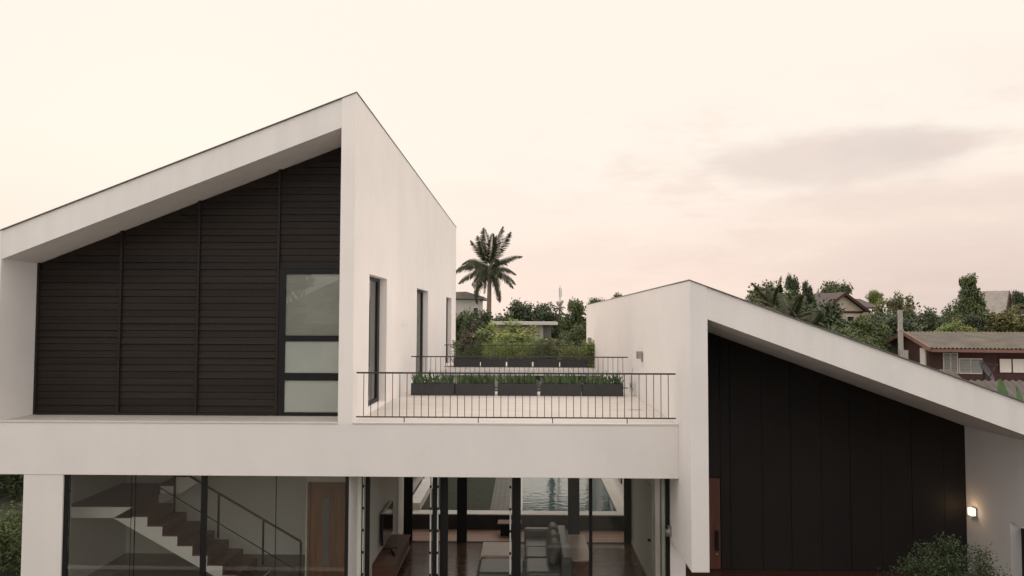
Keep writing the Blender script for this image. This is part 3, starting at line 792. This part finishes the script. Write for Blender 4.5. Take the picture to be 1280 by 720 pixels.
# white hose by the end planter, floor drain
hz = MB(); c0 = Vector((2.84, 19.75, 4.08))
hz.tube([c0 + Vector((.02 * math.sin(k * .37), .14 * math.cos(k * .5), .15 * math.sin(k * .5) - .1 + k * .003)) for k in range(50)] + [Vector((2.82, 19.6, 4.35)), Vector((2.86, 19.62, 4.55))], .014, 6)
tag(hz.build('garden_hose', M['trim']), 'white looped hose against the right wall beside the end planter', 'hose')
box('floor_drain', M['greymetal'], None, 2.32, 2.62, 16.55, 16.63, 3.811, 3.816)
tag(bpy.data.objects['floor_drain'], 'small metal drain cover in the terrace floor by the right wall', 'drain')

# ------------------------------------------------------------------ furniture seen through the glass
r = empty('sofa', (.0, 16.8, 0), 0, 'grey leather corner sofa with chaise in the living room', 'sofa')
box('base', M['leather'], r, .02, 1.02, -.85, 1.75, .08, .26, .03)
box('chaise', M['leather'], r, -1.02, .0, -.85, .15, .08, .42, .07, seg=3)
for y0 in (-.83, .17, .98):
    box('seat_cushion', M['leather'], r, .03, .80, y0, y0 + (.98 if y0 < 0 else .79), .262, .44, .06, seg=3)
box('backrest', M['leather'], r, .80, 1.03, -.84, 1.74, .262, .74, .05, seg=3)
box('armrest', M['leather'], r, .0, .82, 1.76, 1.98, .08, .62, .05, seg=3)
for y0, rot in ((-.35, .2), (.28, .3), (.95, .15)):
    o = box('cushion', M['cushion'], r, -.10, .10, -.27, .27, -.24, .24, .09, seg=4); o.location = (.66, y0 + .2, .68); o.rotation_euler = (0, .3, rot * .4)
r = empty('coffee_table', (-.62, 17.7, 0), 0, 'low pale wooden coffee table between sofa and television', 'table')
box('tabletop', M['lightwood'], r, -.38, .38, -.52, .52, .35, .40, .008)
for sx_ in (-1, 1):
    for sy_ in (-1, 1): box('leg', M['walnut'], r, sx_ * .34 - .025, sx_ * .34 + .025, sy_ * .46 - .025, sy_ * .46 + .025, 0, .349)
r = empty('sideboard', (1.25, 17.25, 0), 0, 'wooden sideboard standing behind the sofa back', 'sideboard')
box('carcass', M['walnut'], r, -.2, .2, -.95, .95, .05, .565, .005)
box('top', M['lightwood'], r, -.21, .21, -.96, .96, .567, .60, .005)
box('plinth', M['black'], r, -.18, .18, -.9, .9, 0, .049)
r = empty('tv_console', (-3.06, 17.3, 0), 0, 'long wooden console floating below the television', 'console')
box('top', M['walnut'], r, -.23, .25, -1.1, 1.15, .46, .50, .004)
box('body', M['walnut'], r, -.23, .22, -1.08, 1.13, .22, .459, .004)
box('lower_shelf', M['walnut'], r, -.23, .25, -1.1, 1.15, .17, .218, .004)
r = empty('television', (-3.22, 17.5, .52), 0, 'thin black television mounted above the wooden console', 'television')
box('screen', M['screen'], r, -.02, .03, -.62, .62, .16, .88, .004)
box('bracket', M['black'], r, -.078, -.021, -.2, .2, .3, .7)
box('edge', M['palemetal'], r, -.022, .032, -.62, .62, .881, .893)
r = empty('model_aircraft', (-3.02, 17.0, .5), .5, 'small dark ornament on the television console', 'ornament')
t_ = MB(); t_.tube([(-.02, -.25, .02), (0, 0, .06), (.02, .25, .05)], [.02, .03, .015], 8); t_.build('body', M['black'], r)
t_ = MB(); t_.box(-.16, .16, .08, .14, .06, .075); t_.build('wing', M['black'], r)
r = empty('deck_stool', (-.4, 20.25, .003), 0, 'low dark stool with red wooden top on the garden deck', 'stool')
box('top', M['reddoor'], r, -.32, .32, -.2, .2, .3, .34, .004)
box('base', M['black'], r, -.24, .24, -.15, .15, 0, .299)

# ------------------------------------------------------------------ front garden
random.seed(21)
def shrub(label, x, y, z0, rx, rz, m, seed, nb=60, ls=.07, name='shrub', group=None, sp=.12):
    random.seed(seed)
    root = empty(name, (x, y, z0), 0, label, 'shrub', group); Lf = Leaves()
    for c in range(nb):
        d = Vector((random.gauss(0, 1), random.gauss(0, 1), max(-.55, random.gauss(.35, .8)))).normalized() * random.uniform(.6, .98)
        p = Vector((d.x * rx, d.y * rx, rz * .35 + d.z * rz * .65)); base_ = shade_of(.4)
        for k in range(110):
            q = p + Vector((random.gauss(0, sp), random.gauss(0, sp), random.gauss(0, sp * .85))) * rx
            if q.z < .02: continue
            Lf.leaf(q, ls * random.uniform(.6, 1.2), ls * random.uniform(.3, .55), base_)
    o = bpy.data.objects.new('foliage', Lf.mesh('foliage', m)); col.objects.link(o); o.parent = root
    t_ = MB()
    for k in range(6):
        a = k * 1.05; t_.tube([(0, 0, 0), (rx * .3 * math.cos(a), rx * .3 * math.sin(a), rz * .35), (rx * .6 * math.cos(a), rx * .6 * math.sin(a), rz * .7)], [.04, .03, .01], 6)
    t_.build('stem', M['bark'], root)
    return root
p = at(1190, 676, 12.0)
shrub('round clipped green bush in front of the dark entry wall', p.x, 12.0, -.03, 1.08, p.z + .05, M['bushleaf'], 5, 420, .046, 'round_bush', None, .075)
random.seed(55); Lf = Leaves()
for c in range(420):
    p = Vector((random.uniform(-3, 3), random.uniform(-.4, .4), random.uniform(.1, 2.2))); base_ = shade_of(.4)
    for k in range(22): Lf.leaf(p + Vector((random.gauss(0, .12), random.gauss(0, .12), random.gauss(0, .12))), random.uniform(.1, .2), random.uniform(.06, .1), base_)
r = empty('shade_hedge', (6.6, 8.8, -.03), 0, 'added hedge below the view that shades the entry side wall', 'hedge')  # added below the frame to block low light from the entry side wall
o = bpy.data.objects.new('foliage', Lf.mesh('foliage', M['leafdark'])); col.objects.link(o); o.parent = r
t_ = MB(); t_.tube([(-2.9, 0, .5), (2.9, 0, .5)], .03, 6); t_.build('stem', M['bark'], r)
kb = MB(); kb.box(-12, 2.4, 12.2, 12.45, -.03, .38)
tag(kb.build('garden_kerb', M['trim'], bevel=.01), 'low white garden kerb in front of the house glass', 'kerb')
# shrubs left of the house
shrub('leafy shrub beside the foot of the left pillar', -12.3, 17.6, -.03, 1.15, 1.2, M['leaf'], 31, 70, .11)
shrub('dark hedge bush behind the lawn at the left edge', -18.2, 26.5, -.03, 2.2, 2.2, M['leafdark'], 33, 80, .16)
shrub('dark tall bush at the far left beyond the lawn', -21.8, 30.5, -.03, 2.6, 3.4, M['leafdark'], 34, 80, .18)

random.seed(61); Lf = Leaves()
for c in range(260):
    p = Vector((random.uniform(-4.2, 4.2), random.uniform(-.5, .5), random.uniform(.1, 2.7))); base_ = shade_of(.4)
    for k in range(40): Lf.leaf(p + Vector((random.gauss(0, .16), random.gauss(0, .16), random.gauss(0, .16))), random.uniform(.1, .18), random.uniform(.05, .09), base_)
r = empty('boundary_hedge', (-18.6, 24.0, -.03), 0, 'dark boundary hedge behind the lawn left of the white pillar', 'hedge')
o = bpy.data.objects.new('foliage', Lf.mesh('foliage', M['bushleaf'])); col.objects.link(o); o.parent = r
t_ = MB(); t_.tube([(-4.0, 0, .5), (4.0, 0, .5)], .03, 6); t_.build('stem', M['bark'], r)

# ------------------------------------------------------------------ neighbouring buildings
def corrug(x0, x1, z_at, y0, y1, n, amp, along='x'):
    """corrugated sheet: waves across x, sloping in y by z_at(y)"""
    b_ = MB(); N_ = n * 6; rows = 8
    vs_ = []; fs = []
    for j in range(rows + 1):
        y = y0 + (y1 - y0) * j / rows; step = -.02 * (j % 2)
        for i in range(N_ + 1):
            vs_.append((x0 + (x1 - x0) * i / N_, y, z_at(y) + amp * math.sin(i / N_ * n * 2 * math.pi) + step))
    for j in range(rows):
        for i in range(N_): a = j * (N_ + 1) + i; fs.append((a, a + 1, a + N_ + 2, a + N_ + 1))
    off = len(vs_)
    vs_ += [(x, y, z - .05) for x, y, z in vs_]; fs += [tuple(i + off for i in f[::-1]) for f in fs]
    b_.poly(vs_, fs); return b_
# red timber house; its ridge runs along local x, gable end at local x = 0
r = empty('timber_house', (24.25, 47.5, -.06), R(-9.5), 'dark red timber house with weathered sheet roof beyond the right wing', 'house')
HL, hw = 16.0, 4.55
def hr_z(y): return 5.19 - abs(y) * .19
for s_ in (-1, 1):
    corrug(-.1, HL, lambda y, s_=s_: hr_z(y), 0, s_ * hw, 74, .038).build('roof', M['tile'], r)
    bb = MB(); bb.prism([(0, hr_z(0) - .2), (s_ * hw, hr_z(hw) - .2), (s_ * hw, hr_z(hw) + .04), (0, hr_z(0) + .04)], 'x', -.2, -.12); bb.build('barge_board', M['redbarge'], r)
b_ = MB(); b_.prism([(-3.3, 0), (3.6, 0), (3.6, hr_z(3.6) - .08), (0, hr_z(0) - .08), (-3.3, hr_z(3.3) - .08)], 'x', .2, 15.5); b_.build('wall', M['redtimber'], r)
box('eave_board', M['redbarge'], r, -.1, HL, -4.6, -4.53, hr_z(4.5) - .24, hr_z(4.5) - .07)
for y0, y1, z0, z1 in ((-2.9, -2.0, 3.0, 4.25), (.2, 1.6, 2.9, 4.0)):
    wv = box('window', M['trim'], r, .14, .198, y0, y1, z0, z1); box('pane', M['curtain'], wv, .12, .138, y0 + .06, y1 - .06, z0 + .06, z1 - .06)
for x0, x1, z0, z1, mm in ((.95, 1.75, 2.8, 4.0, 'shutter'), (1.8, 3.05, 2.8, 3.7, 'shutter'), (3.9, 5.3, 2.85, 3.75, 'curtain'), (5.55, 7.2, 2.85, 3.75, 'curtain')):
    wv = box('window', M['trim' if mm == 'shutter' else 'redtimber'], r, x0, x1, -3.36, -3.302, z0, z1)
    box('pane', M[mm], wv, x0 + .06, (x0 + x1) / 2 - .04, -3.385, -3.362, z0 + .06, z1 - .06); box('pane', M[mm], wv, (x0 + x1) / 2 + .04, x1 - .06, -3.385, -3.362, z0 + .06, z1 - .06)
    if mm == 'shutter':
        sl_ = MB()
        for k in range(8): sl_.box(x0 + .06, x1 - .06, -3.41, -3.388, z0 + .1 + k * (z1 - z0 - .2) / 8, z0 + .14 + k * (z1 - z0 - .2) / 8)
        sl_.build('slat', M['greymetal'], wv)
box('porch_slab', M['trim'], r, 1.2, HL, -6.2, -3.3, 2.05, 2.2); box('porch_wall', M['tilegrey'], r, 1.3, HL - .1, -6.1, -3.4, 0, 2.04)
# lower sheds with sheet roofs
def shed(label, px0, py0, Y, wid, dep, z0, z1, rz, m, n):
    p = at(px0, py0, Y); r = empty('shed', (p.x, p.y, -.06), rz, label, 'shed')
    corrug(0, wid, lambda y: z0 - (z0 - z1) * (-y / dep), 0, -dep, n, .036).build('roof', m, r)
    b_ = MB(); b_.prism([(-.15, 0), (.3 - dep, 0), (.3 - dep, z1 + .02), (-.15, z0 - .3)], 'x', .3, wid - .3); b_.build('wall', M['concrete'], r)
    return r
shed('small steep sheet roof just below the timber house gable', 1128, 458, 34.0, 2.3, 3.2, 3.66, 2.0, 0, M['tilegrey'], 7)
shed('low shed with steep grey sheet roof behind the banana leaves', 1186, 472, 30.0, 12.0, 3.2, 3.5, 1.5, 0, M['tilegrey'], 44)
# satellite dish on the shed roof
d0 = at(1229, 461, 33.0)
r = empty('satellite_dish', (d0.x, d0.y, 2.9), 0, 'black mesh satellite dish on a post above the shed roof', 'satellite dish')
b_ = MB(); rings = []
ax = Vector((.62, -.6, .5)).normalized(); u = ax.orthogonal().normalized(); v_ = ax.cross(u); cc = Vector((.05, 0, d0.z - 3.0))
for i in range(7):
    rr = .52 * i / 6 + .001; rings.append([b_.bm.verts.new(cc + u * rr * math.cos(k * .2618) + v_ * rr * math.sin(k * .2618) + ax * (.42 * rr * rr)) for k in range(24)])
for a, c in zip(rings, rings[1:]):
    for k in range(24): b_.bm.faces.new((a[k], a[(k + 1) % 24], c[(k + 1) % 24], c[k]))
o = b_.build('dish', M['mesh'], r); md = o.modifiers.new('solid', 'SOLIDIFY'); md.thickness = .02
t_ = MB(); t_.tube([(0, 0, 0), (0, 0, d0.z - 2.92)], .045, 8); t_.build('post', M['mesh'], r)
t_ = MB(); t_.tube([cc + u * .42 + ax * .07, cc + ax * .5], .018, 6); t_.tube([cc - u * .42 + ax * .07, cc + ax * .5], .018, 6); t_.tube([cc + ax * .48, cc + ax * .58], .035, 8); t_.build('feed_arm', M['mesh'], r)
# utility pole
p = at(1125, 386, 38.0)
r = empty('utility_pole', (p.x, p.y, -.06), 0, 'square concrete utility pole in front of the timber house gable', 'pole')
b_ = MB(); b_.poly([(-.11, -.11, 0), (.11, -.11, 0), (.11, .11, 0), (-.11, .11, 0), (-.085, -.085, p.z), (.085, -.085, p.z), (.085, .085, p.z), (-.085, .085, p.z)],
                   [(3, 2, 1, 0), (4, 5, 6, 7), (0, 1, 5, 4), (1, 2, 6, 5), (2, 3, 7, 6), (3, 0, 4, 7)]); b_.build('post', M['concrete'], r)
box('collar', M['greymetal'], r, -.115, .115, -.115, .115, p.z - 1.05, p.z - .98)
box('bolt', M['greymetal'], r, -.15, .15, -.012, .012, p.z - .45, p.z - .43)

def house_gable(name, label, px, py_ridge, Y, rz, wid, ln, pitch_, eave_drop, wall, roof, win=True):
    """gable front at local y = 0, ridge running back along +y"""
    p = at(px, py_ridge, Y); r = empty(name, (p.x, p.y, -.06), rz, label, 'house'); zt = p.z + .06
    hw_ = wid / 2; ez = zt - hw_ * pitch_
    b_ = MB(); b_.prism([(-hw_ + .5, 0), (hw_ - .5, 0), (hw_ - .5, ez + .5 * pitch_ - .1), (0, zt - .1), (-hw_ + .5, ez + .5 * pitch_ - .1)], 'y', .5, ln); b_.build('wall', wall, r)
    for s_ in (-1, 1):
        b_ = MB(); b_.prism([(0, zt - .0), (s_ * hw_, ez), (s_ * hw_, ez + .16), (0, zt + .16)], 'y', .05, ln + .4); b_.build('roof', roof, r)
        b_ = MB(); b_.prism([(0, zt - .14), (s_ * hw_, ez - .14), (s_ * hw_, ez + .18), (0, zt + .18)], 'y', -.04, .045); b_.build('barge_board', M['redtimber'] if wall is M['housecream'] else M['tilepale'], r)
    if win:
        for x0, z0 in ((-1.4, ez - .4), (.5, ez - .4)):
            wv = box('window', M['trim'], r, x0, x0 + .9, .44, .498, z0 - 1.1, z0); box('pane', M['windowdark'], wv, x0 + .07, x0 + .83, .42, .438, z0 - 1.03, z0 - .07)
        box('belt_board', M['redtimber'], r, -hw_ + .5, hw_ - .5, .45, .498, ez - .12, ez + .12)
    return r, zt, ez
p = at(1056, 366, 80)
r, zt, ez = house_gable('gabled_house', 'cream house with dark brown tiled gable roof among the trees', 1057, 367, 80, R(18), 6.4, 9, .62, 0, M['housecream'], M['tiledark'])
b_ = MB(); b_.prism([(2.2, ez + .4), (5.2, zt - .55), (8.2, ez - .3), (8.2, ez - .1), (5.2, zt - .35), (2.2, ez + .6)], 'x', 1.0, 6.6); b_.build('roof', M['tiledark'], r)
box('wall', M['housecream'], r, 2.6, 6.2, 2.8, 7.8, 0, ez + .2)
r, zt, ez = house_gable('gabled_house', 'house with pale tiled gable roof behind the tall tree at far right', 1262, 365, 85, R(52), 9, 4.6, .6, 0, M['housecream'], M['tilepale'])
# white house behind the palm
p = at(583, 364, 78)
r = empty('white_house', (p.x, p.y, -.06), 0, 'white house with shallow roof behind the coconut palm', 'house'); zt = p.z
b_ = MB(); b_.prism([(-2.4, zt - .7), (1.9, zt - .8), (1.9, zt - .55), (0, zt), (-2.4, zt - .1)], 'y', -.6, 7); b_.build('roof', M['tilepale'], r)
box('wall', M['housewhite'], r, -2, 1.4, 0, 6, 0, zt - .82)
wv = box('window', M['trim'], r, .7, 1.3, -.06, -.002, zt - 2.9, zt - 1.6); box('pane', M['windowdark'], wv, .78, 1.22, -.08, -.062, zt - 2.8, zt - 1.7)
# flat roofed white house
p0, p1 = at(618, 402, 62), at(690, 402, 62)
r = empty('flat_roofed_house', (p0.x, 62, -.06), 0, 'low white flat roofed house beyond the rear terrace', 'house'); wd = p1.x - p0.x; zt = p0.z + .06
box('roof', M['housewhite'], r, -.3, wd + .45, -1.0, 8, zt - .26, zt + .0, .01)
box('wall', M['housewhite'], r, 0, wd - .75, 0, 8, 0, zt - .262)
box('wall', M['shutter'], r, wd - .748, wd - .05, .6, 7.9, 0, zt - .264)
for k in range(2):
    wv = box('window', M['windowdark'], r, wd - 2.3 + k * .65, wd - 1.98 + k * .65, -.05, -.002, zt - .95, zt - .72)
aw = MB(); aw.prism([(wd - .9 + .17 * k, zt - 1.55 - .035 * (k - 3) ** 2 * .25 + .25) for k in range(9)] + [(wd + .46, zt - 1.75), (wd - .9, zt - 1.75)], 'y', -2.4, -.2); aw.build('awning', M['windowdark'], r)
# small pavilion by the wing
p = at(727, 421, 58)
r = empty('pavilion', (p.x, 58, -.06), 0, 'small pale roofed pavilion peeping out beside the right wing', 'pavilion')
b_ = MB(); b_.prism([(-1.1, p.z - .2), (1.6, p.z + .1), (1.6, p.z + .3), (-1.1, p.z)], 'y', 0, 3); b_.build('roof', M['housewhite'], r)
box('wall', M['tilegrey'], r, -.8, 1.5, .3, 2.8, 0, p.z - .18)
# antenna mast
p = at(700, 357, 160)
r = empty('antenna_mast', (p.x, p.y, -.06), 0, 'thin antenna mast far behind the trees', 'mast')
t_ = MB(); t_.tube([(0, 0, 0), (0, 0, p.z)], [.28, .09], 6); t_.build('mast', M['greymetal'], r)
for k in range(3):
    a = k * 2.1; box('antenna', M['palemetal'], r, .3 * math.cos(a) - .09, .3 * math.cos(a) + .09, .3 * math.sin(a) - .09, .3 * math.sin(a) + .09, p.z - 2.4, p.z - .5)

# ------------------------------------------------------------------ trees and palms
palm('tall coconut palm standing alone beyond the rear terrace', 612, 334, 75, 33, 4.5, seed=4, trunk_r=.25)
palm('feathery palm in front of the tallest tree on the right', 968, 384, 52, 18, 2.3, seed=9, name='feather_palm', wf=.10, trunk_r=.1, lean=.1)
palm('palm with arching pale fronds just above the right wing roof', 988, 398, 34, 12, 1.5, m='frond', seed=12, name='feather_palm', wf=.10, trunk_r=.08, lean=.0, spread=(75, 5))
palm('low palm whose fronds bend over the right wing roof beside the dark tree', 1008, 415, 33, 11, 1.5, m='frond', seed=15, name='feather_palm', wf=.10, trunk_r=.08, lean=.0, spread=(70, 0))
palm('small fan shaped palm top below the antenna mast', 699, 384, 88, 14, 1.2, seed=17, name='feather_palm', trunk_r=.09, lean=0)
tree('dark round tree immediately right of the coconut palm', 648, 369, 58, 84, 'round', 'leafdark', 1.1, 0)
tree('dark rounded tree left of the antenna mast', 682, 375, 46, 88, 'round', 'leafdark', 1.2, 1)
tree('green drooping tree touching the back edge of the right wing wall', 719, 378, 52, 72, 'tall', 'leaf', 1.4, 0)
tree('small green treetop showing above the right wing ridge', 748, 367, 30, 70, 'round', 'leaf', 1.2, 1)
tree('thin twiggy treetop above the ridge right of its small neighbour', 773, 361, 20, 68, 'sparse', 'leafyellow', 1.3, 0)
tree('dark tree filling the gap below the white house behind the palm', 601, 385, 44, 66, 'round', 'leafdark', 1.0, 1)
tree('low grey green tree right of the palm trunk', 632, 386, 34, 80, 'round', 'leaf', 1.1, 0)
tree('leafy green tree against the left wall end', 582, 386, 56, 68, 'low', 'leaf', 1.25, 0)
tree('reddish leaved tree between the wall end and the frangipani', 597, 402, 42, 64, 'low', 'leafred', 1.2, 0)
tree('light green frangipani with pale forked branches', 634, 398, 80, 60, 'sparse', 'leaflight', .85, 1, bark='palebark')
tree('light green shrubby tree in front of the flat roofed house', 648, 411, 60, 57, 'low', 'leaflight', .8, 1)
tree('brownish low tree behind the rear hedge below the flat roofed house', 690, 421, 70, 56, 'low', 'leafyellow', .7, 0)
tree('green low tree filling between flat roofed house and right wing', 722, 405, 40, 56, 'low', 'leaf', 1.1, 1)
tree('tallest light green tree rising over the right wing roof', 962, 341, 66, 60, 'round', 'leaf', 1.25, 1)
tree('dense green body of foliage under the tallest tree', 952, 362, 62, 58, 'low', 'leafyellow', 1.2, 1)
tree('dark pointed tree right of the tallest tree', 990, 344, 30, 62, 'tall', 'leafdark', 1.9, 1)
tree('slim dark tree with ragged tip', 1009, 350, 24, 63, 'tall', 'leafdark', 2.1, 0)
tree('dark broad tree above the middle of the right wing roof', 1030, 366, 78, 46, 'round', 'leafdark', 1.15, 0)
tree('rounded tree standing left of the brown gabled house', 1045, 344, 40, 92, 'round', 'leaf', 1.2, 1)
tree('bushy tree in front of the brown gabled house', 1078, 392, 54, 50, 'low', 'leaf', 1.1, 0)
tree('small pale treetop above the brown tiled roof', 1093, 359, 20, 110, 'round', 'leaflight', 1.2, 0)
tree('open yellowish tree behind the utility pole', 1118, 357, 42, 78, 'sparse', 'leafyellow', 1.5, 1)
tree('dark tree at the foot of the utility pole', 1108, 383, 70, 60, 'low', 'leafdark', 1.2, 1)
tree('dark green tree right of the utility pole', 1150, 381, 44, 66, 'low', 'leafdark', 1.4, 0)
tree('mid green tree behind the ridge of the timber house', 1184, 373, 50, 70, 'round', 'leaf', 1.4, 0)
tree('tall layered tree rising above the timber house', 1211, 345, 46, 72, 'tall', 'leaf', 1.75, 1)
tree('low light green bush over the timber house ridge', 1192, 400, 40, 58, 'low', 'leaflight', .9, 0)
tree('dark tree close behind the timber house ridge below the layered tree', 1222, 385, 44, 64, 'low', 'leafdark', 1.3, 1)
tree('dark round treetop over the pale tiled gable', 1270, 360, 26, 96, 'round', 'leafdark', 1.2, 0)
tree('broad yellow green tree behind the timber house at the right edge', 1266, 377, 66, 62, 'low', 'leafyellow', 1.0, 1)
tree('green tree just above the right wing roof below the brown house', 1062, 408, 56, 40, 'low', 'leaf', 1.0, 1)
tree('dark low tree left of the shed roof', 1078, 424, 56, 38, 'low', 'leafdark', .9, 0)
# banana leaves over the low shed
def banana(label, px, ytop, Y, hgt, wd, seed):
    rnd = random.Random(seed); p = at(px, ytop, Y); r = empty('banana_plant', (p.x, p.y, -.06), 0, label, 'plant'); h = p.z + .06
    t_ = MB(); t_.tube([(0, 0, 0), (.02, 0, h - hgt)], [.11, .06], 8); t_.build('stem', M['palebark'], r)
    for k, (a, tilt) in enumerate(((rnd.uniform(-.3, .3), .12), (2.2, .5), (-2.0, .6))):
        b_ = MB(); n = 9; rows = []
        for i in range(n + 1):
            s_ = i / n; wv = wd * (math.sin(math.pi * (s_ * .93 + .065)) ** .55) * rnd.uniform(.93, 1.04)
            yy = math.sin(tilt * s_ * 1.6) * hgt * s_ * .7; zz = h - hgt + hgt * s_ * math.cos(tilt * s_ * 1.2)
            rows.append([b_.bm.verts.new((-wv / 2, yy, zz + .05 * wd)), b_.bm.verts.new((0, yy + .05 * wd, zz)), b_.bm.verts.new((wv / 2, yy, zz + .05 * wd))])
        for x, y in zip(rows, rows[1:]):
            for j in range(2): b_.bm.faces.new((x[j], x[j + 1], y[j + 1], y[j]))
        o = b_.build('leaf', M['banana'], r, sm=True); o.rotation_euler.z = a + (.25 if k == 0 else 0)
        if k: o.scale = (.8, .8, .93)
banana('upright banana leaf left of its pair above the right wing roof', 1255, 474, 25, 1.5, .42, 1)
banana('banana leaf cut by the right edge of the picture', 1279, 484, 24, 1.5, .45, 2)
# the house and trees across the road: they shade the low sky and stand mirrored in the panes
r = empty('opposite_house', (-6, -17, -.06), 0, 'broad tiled house across the road, seen mirrored in the glass', 'house')
box('wall', M['housecream'], r, -11, 11, -9, 0, 0, 5.6)
b_ = MB(); b_.poly([(-12, 1, 5.6), (12, 1, 5.6), (12, -10, 5.6), (-12, -10, 5.6), (-6, -4.5, 9.2), (6, -4.5, 9.2)], [(0, 1, 5, 4), (1, 2, 5), (2, 3, 4, 5), (3, 0, 4), (3, 2, 1, 0)])
b_.build('roof', M['tilepale'], r)
box('gutter', M['trim'], r, -12, 12, 1.0, 1.12, 5.55, 5.72)
for k in range(4):
    wv = box('window', M['trim'], r, -9 + k * 5, -7 + k * 5, .002, .05, 3.2, 4.8); box('pane', M['windowdark'], wv, -8.9 + k * 5, -7.1 + k * 5, .051, .06, 3.3, 4.7)
for (x, y, h_, wv, lb) in ((-14, -3, 10.5, 4.2, 'added unseen tree at front left dimming the left band and the entry wall'), (-24, 3, 9.0, 4.0, 'second added unseen tree dimming the light from the far left'), (14, -11, 8.0, 3.6, 'broad dark tree across the road, right of the opposite house'), (20, -7, 8.5, 3.8, 'tall dark tree across the road at the far right'), (-25, -9, 8.0, 3.8, 'broad dark tree across the road, left of the opposite house'), (9, -15, 6.5, 3.0, 'low dark tree across the road against the opposite house')):  # first two trees are added out of view to dim left facade and entry
    root = empty('offscreen_tree', (x, y, -.06), h_, lb, 'tree'); me, cl = crown('low', 'leafdark', 1)
    o = bpy.data.objects.new('crown', me); col.objects.link(o); o.parent = root; o.scale = (wv, wv, h_ * .48); o.location.z = h_ * .54
    t_ = MB(); t_.tube([(0, 0, 0), (.1, 0, h_ * .3), (0, 0, h_ * .6)], [.22, .17, .1], 8); t_.build('trunk', M['bark'], root)
# far-off wood: reads as one mass
random.seed(77); Lf = Leaves()
for c in range(420):
    X = random.uniform(-130, 150); Yb = random.uniform(112, 150); h = random.uniform(4.0, 7.6) + 1.2 * math.sin(X * .13); base_ = shade_of(.35); rr = random.uniform(1.6, 3.2)
    for k in range(60):
        d = Vector((random.gauss(0, 1), random.gauss(0, 1), random.gauss(0, 1))).normalized() * rr * random.uniform(.5, 1.05)
        z_ = h - rr + d.z * 1.2
        Lf.leaf(Vector((X + d.x, Yb + d.y, z_)), random.uniform(.5, .9), random.uniform(.3, .5), base_)
        Lf.leaf(Vector((X + d.x, Yb + d.y, random.uniform(0, max(.5, h - rr)))), random.uniform(.6, 1.0), random.uniform(.4, .6), base_)
o = bpy.data.objects.new('distant_trees', Lf.mesh('distant_trees', M['leafdark'])); col.objects.link(o)
tag(o, 'dark band of far trees along the horizon', 'trees', None, 'stuff')
